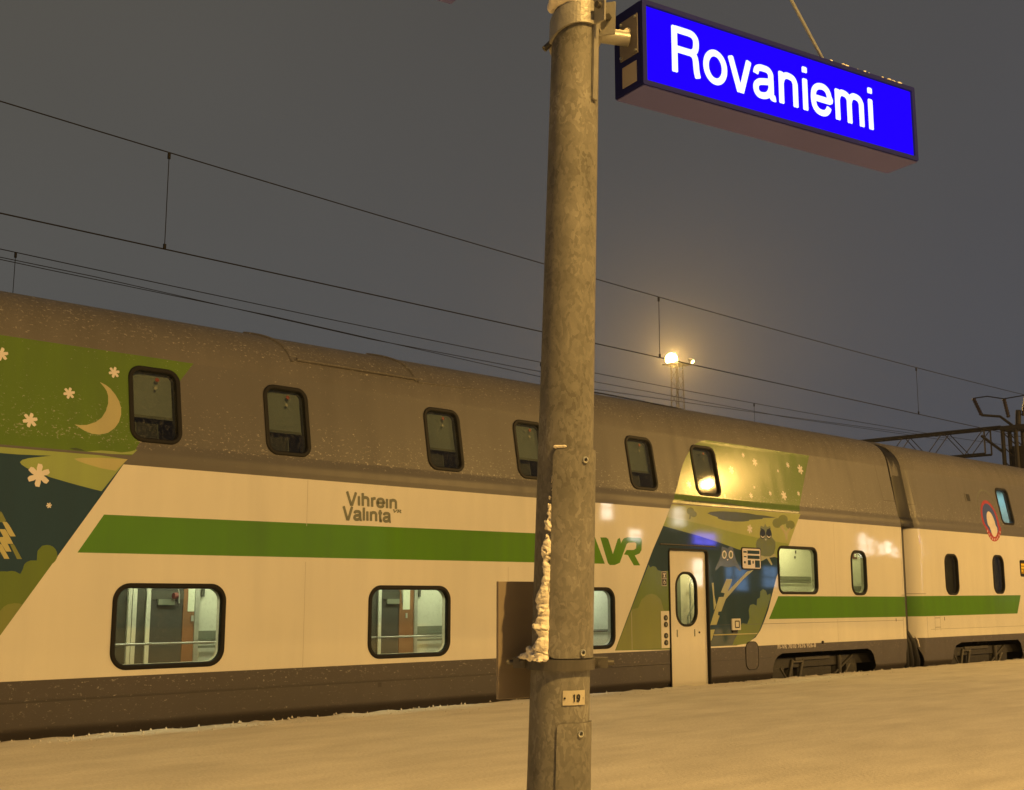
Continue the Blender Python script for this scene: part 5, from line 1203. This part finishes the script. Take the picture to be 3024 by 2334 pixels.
# ------------------------------------------------------------------ overhead line
def wire_pts(pts, y, n=10):
    out = []
    for (x0, z0), (x1, z1) in zip(pts, pts[1:]):
        for k in range(n): out.append((x0 + (x1 - x0) * k / n, y, z0 + (z1 - z0) * k / n))
    return out + [(pts[-1][0], y, pts[-1][1])]
def parab(x, xm, zm, a): return zm + a * (x - xm) ** 2
def catenary(y, label, cw, mw, drops, x0, x1, rw=.011):
    o = empty('overhead_line', (x0, y, 0), label, 'overhead line', 'overhead lines above the tracks')
    xs_ = [x0 + (x1 - x0) * k / 40 for k in range(41)]
    f = MB(); f.tube([(x, y, cw(x)) for x in xs_], rw * 1.15, M['wire'], 6); f.build('contact_wire', o)
    f = MB(); f.tube([(x, y, mw(x)) for x in xs_], rw, M['wire'], 6); f.build('messenger_wire', o)
    for x in drops:
        f = MB(); f.tube([(x, y, cw(x)), (x, y, mw(x))], .006, M['wire'], 5)
        f.box((x, y, mw(x) - .05), (.035, .025, .08), M['wire']); f.box((x, y, cw(x) + .04), (.035, .025, .06), M['wire']); f.build('dropper', o)
    return o
catenary(14.3, 'overhead contact line right above the train with two vertical droppers left of the pole', lambda x: 6.005 - .0015 * x, lambda x: parab(x, 24.5, 7.15, .00066), (7.42, 17.83, 28.1), -12, 70, .008)
o2 = catenary(19.2, 'overhead line of the track behind the train, its lower wire hidden by the roof', lambda x: 5.75, lambda x: parab(x, 24, 6.80, .0006), (7.35, 19.55, 28.1), -12, 62, .008)
o3 = empty('feeder_cable', (0, 19.2, 0), 'pair of thin feeder cables just below the wire of the far track', 'cable', 'overhead lines above the tracks')
f = MB(); pp = [(-6, 6.83), (7.1, 6.80), (7.95, 6.78), (12.2, 6.71), (14.55, 6.63), (19.5, 6.47), (21.4, 6.40), (28, 6.55), (40, 6.9)]
f.tube([(x, 19.2, z) for x, z in pp], .0075, M['wire'], 5); f.build('cable', o3)
f = MB(); pp = [(-6, 6.90), (7.1, 6.88), (8.8, 6.855), (14.7, 6.655), (19.5, 6.63), (30, 6.62), (40, 6.85)]
f.tube([(x, 19.35, z) for x, z in pp], .0075, M['wire'], 5); f.build('cable', o3)

# ------------------------------------------------------------------ gantry
g = empty('catenary_gantry', (40.4, 17.5, -1), 'dark lattice steel gantry with insulators on its mast beyond the second car', 'gantry')
gx, gz0, gz1 = 40.4, 6.32, 7.20
f = MB(); ya, yb = 18.2, 44
for x in (gx, gx + .5):
    f.tube([(x, ya - .6, gz1), (x, yb, gz1)], .042, M['gantry'], 4, smooth=False); f.tube([(x, ya, gz0), (x, yb, gz0)], .038, M['gantry'], 4, smooth=False)
    k = 0; y = ya
    while y < yb:
        f.tube([(x, y, gz0 if k % 2 else gz1), (x, y + .75, gz1 if k % 2 else gz0)], .016, M['gantry'], 4, smooth=False)
        if k % 6 == 0: f.tube([(x, y, gz0), (x, y, gz1)], .03, M['gantry'], 4, smooth=False)
        y += .75; k += 1
y = ya
while y < yb:
    f.tube([(gx, y, gz1), (gx + .5, y + .7, gz1)], .018, M['gantry'], 4, smooth=False); f.tube([(gx, y, gz0), (gx + .5, y + .7, gz0)], .018, M['gantry'], 4, smooth=False); y += .7
f.build('beam', g)
f = MB()
for x in (gx, gx + .55):
    for y in (17.1, 17.55): f.tube([(x, y, -1), (x, y, 7.1)], .075, M['gantry'], 6)
    z = -.5
    while z < 6.8: f.tube([(x, 17.1, z), (x, 17.55, z + .5)], .02, M['gantry'], 4); z += .5
f.bbox((gx + .1, 16.75, 5.2), (gx + .5, 17.3, 6.5), M['gantry'])
f.tube([(gx, 17.55, 6.3), (gx, 18.3, 6.95)], .05, M['gantry'], 4); f.bbox((gx - .1, 16.4, 7.05), (gx + .6, 17.6, 7.2), M['gantry'])
f.tube([(gx, 17.2, 7.2), (gx, 17.6, 7.55), (gx - .1, 18.2, 7.65)], .05, M['gantry'], 6)
f.tube([(gx, 17.0, 7.2), (gx + .1, 17.0, 7.7)], .10, M['gantry'], 6)
f.bbox((gx - .05, 16.6, 4.6), (gx + .6, 17.9, 4.75), M['gantry'])
f.build('mast', g)
for c, d in (((gx - .1, 18.2, 7.65), (.0, .25, .62)), ((gx + .1, 17.35, 7.5), (0, .12, .66)), ((gx + .1, 16.85, 7.5), (0, -.15, .7)), ((gx + .3, 16.3, 7.2), (0, -.1, .7))):
    f = MB(); c = Vector(c); d = Vector(d); pts = [c + d * k / 14 for k in range(15)]
    f.tube(pts, [.075 if k % 2 else .045 for k in range(15)], mat('brown porcelain', (.022, .010, .008), .35), 10); f.build('insulator', g)
f = MB(); f.tube([(gx - .1, 18.45, 8.27), (gx, 18.0, 8.3), (gx + .1, 17.47, 8.16)], .02, M['wire'], 5); f.tube([(gx + .1, 17.47, 8.16), (gx + .1, 16.7, 8.2), (gx + .3, 16.2, 7.9)], .02, M['wire'], 5); f.build('jumper_cable', g)

# ------------------------------------------------------------------ lamps
def lamp_light(parent, loc, energy, kind='POINT', r=.15, target=None, size=150, name='lamp_light'):
    ld = bpy.data.lights.new(name, kind); ld.energy = energy; ld.color = SODIUM; ld.shadow_soft_size = r
    if kind == 'SPOT': ld.spot_size = R(size); ld.spot_blend = .6
    o = bpy.data.objects.new(name, ld); COL.objects.link(o); o.parent = parent
    o.location = Vector(loc) - ORG[parent]
    if target is not None: o.rotation_euler = (Vector(target) - Vector(loc)).to_track_quat('-Z', 'Y').to_euler()
    ORG[o] = ORG[parent]; return o

fm = empty('floodlight_mast', (55.03, 43.27, -1), 'lattice mast with a glaring sodium floodlight far behind the train', 'light mast')
f = MB(); bx, by = 55.25, 43.05; zt = 14.9
for sx_, sy_ in ((-1, -1), (1, -1), (1, 1), (-1, 1)): f.tube([(bx + sx_ * .42, by + sy_ * .42, -1), (bx + sx_ * .24, by + sy_ * .24, zt)], .035, M['steeld'], 6)
z = 0
k = 0
while z < zt - .4:
    w_ = .42 - .18 * (z + 1) / (zt + 1)
    for (ax, ay), (cx_, cy_) in (((-1, -1), (1, -1)), ((1, -1), (1, 1)), ((1, 1), (-1, 1)), ((-1, 1), (-1, -1))):
        if k % 2: ax, ay, cx_, cy_ = cx_, cy_, ax, ay
        f.tube([(bx + ax * w_, by + ay * w_, z), (bx + cx_ * w_, by + cy_ * w_, z + .7)], .02, M['steeld'], 4)
    z += .7; k += 1
f.bbox((bx - .6, by - .6, zt), (bx + .6, by + .6, zt + .08), M['steeld'])
f.build('tower', fm)
def flood(loc, target, rad):
    loc = Vector(loc); w = (Vector(target) - loc).normalized(); u = w.cross(SZ).normalized(); v = u.cross(w)
    fr = Frame(loc, u, v, w); f = MB()
    ring(f, fr, rad * 2, rad * 2, rad, [(rad * .55, -.35), (0, -.02), (0, .05), (.03, .05), (.04, .0)], M['steel'], 6); h = f.build('floodlight', fm)
    f = MB(); disc(f, fr, 0, 0, rad - .03, .004, emit('sodium lamp', (1, .62, .2), 30), 24); f.build('lens', h)
flood((55.03, 43.27, 15.27), (0, 0, -3), .40)
flood((55.9, 42.4, 15.12), (52, 20, 0), .15)
lamp_light(fm, (54.6, 42.8, 15.2), 9000, 'SPOT', .3, (20, 10, 0), 140)

def platform_lamp(x, y, h, arm, energy, label, target):
    o = empty('platform_lamp', (x, y, 0), label, 'street lamp', 'sodium lamps on the platform')
    f = MB(); f.tube([(x, y, 0), (x, y, h * .5), (x, y, h)], [.085, .07, .05], M['steel'], 14); f.tube([(x, y, h - .05), (x, y + arm * .5, h + .12), (x, y + arm, h + .12)], .035, M['steel'], 8); f.build('post', o)
    f = MB(); c = Vector((x, y + arm, h + .1))
    f.tube([c + Vector((0, -.35, .05)), c + Vector((0, -.1, .10)), c + Vector((0, .45, .06)), c + Vector((0, .6, .0))], [.06, .14, .13, .04], M['steeld'], 12); hd = f.build('lamp_head', o)
    f = MB(); f.tube([c + Vector((0, -.05, -.03)), c + Vector((0, .2, -.075)), c + Vector((0, .45, -.03))], [.05, .10, .05], emit('sodium lamp', (1, .62, .2), 30), 12); f.build('lens', hd)
    lamp_light(o, c + Vector((0, .2, -.22)), energy, 'SPOT', .12, target, 165)
LAMP_A = (32.95, 1.5, 9.2)
platform_lamp(LAMP_A[0], LAMP_A[1], LAMP_A[2], .8, 2200, 'tall sodium platform lamp, the one mirrored in an upper train window', (30, 8, 0))
platform_lamp(2, -5.4, 10, .8, 8400, 'tall sodium platform lamp standing right behind the photographer', (4, 9, 0))
platform_lamp(26, -6.4, 10, .8, 7400, 'tall sodium platform lamp between the photographer and the station building', (25, 9, 0))
platform_lamp(46, -7.4, 10, .8, 9000, 'tall sodium platform lamp in front of the station building', (42, 9, 0))

# ------------------------------------------------------------------ station building behind the photographer (seen mirrored in the paint)
sb = empty('station_building', (58, -19, 0), 'long rendered station building with lit windows along the platform', 'building')
f = MB(); f.bbox((38, -23, 0), (90, -15.1, 7.6), M['plaster']); f.build('wall', sb)
f = MB(); f.bbox((37.4, -23.6, 7.6), (90.6, -14.5, 7.9), SNOW); f.build('roof', sb)
lw = emit('lit window white', (1, .92, .78), 16); lb = emit('lit window blue', (.30, .55, 1), 3.5); lg = emit('lit sign blue', (.14, .12, 1), 14)
def lit(x0, x1, z0, z1, m, name='window'):
    f = MB(); f.bbox((x0, -15.1, z0), (x1, -15.05, z1), m)
    o = f.build(name, sb)
    f = MB(); fr = Frame(((x0 + x1) / 2, -15.05, (z0 + z1) / 2), (-1, 0, 0), (0, 0, 1), (0, 1, 0)); ring(f, fr, x1 - x0 + .12, z1 - z0 + .12, .01, [(0, -.04), (0, .05), (.06, .05), (.06, 0)], M['blackm'], 2)
    f.bbox(((x0 + x1) / 2 - .03, -15.05, z0), ((x0 + x1) / 2 + .03, -15.02, z1), M['blackm']); f.bbox((x0, -15.05, (z0 + z1) / 2 - .03), (x1, -15.02, (z0 + z1) / 2 + .03), M['blackm']); f.build('frame', o)
lit(45.5, 46.3, 5.3, 6.5, lw); lit(47.6, 48.6, 4.3, 4.9, lw); lit(51.3, 52.2, 5.2, 6.2, lw)
lit(53.0, 53.9, 2.1, 3.5, lw, 'door'); lit(55.5, 58.0, 1.8, 3.2, lb); lit(59.5, 61, 2, 3.2, lb)
lw2 = emit('bright hall light', (1, .94, .84), 14)
lit(70.6, 71.2, 4.0, 5.5, lw2); lit(71.6, 72.1, 4.2, 5.2, lw2); lit(72.5, 72.8, 4.6, 5.1, lw2); lit(73.0, 73.5, 4.2, 4.9, lw2); lit(73.8, 74.6, 4.3, 5.1, lw2); lit(74.9, 75.4, 4.1, 4.7, lw2); lit(77.5, 78.3, 4.0, 5.3, lw2)
lit(53.0, 55.0, 4.3, 4.9, lg, 'light_box')

# ------------------------------------------------------------------ snowy night air
hm = bpy.data.materials.new('haze'); hm.use_nodes = True
t = hm.node_tree
t.nodes.remove(t.nodes['Principled BSDF'])
pv = t.nodes.new('ShaderNodeVolumePrincipled'); pv.inputs['Density'].default_value = .0009; pv.inputs['Anisotropy'].default_value = .8
pv.inputs['Color'].default_value = (.9, .9, .9, 1)
t.links.new(pv.outputs[0], t.nodes['Material Output'].inputs['Volume'])
f = MB(); f.bbox((-60, -60, -2.0), (150, 110, 20), hm)
tag(f.build('haze'), kind='stuff')
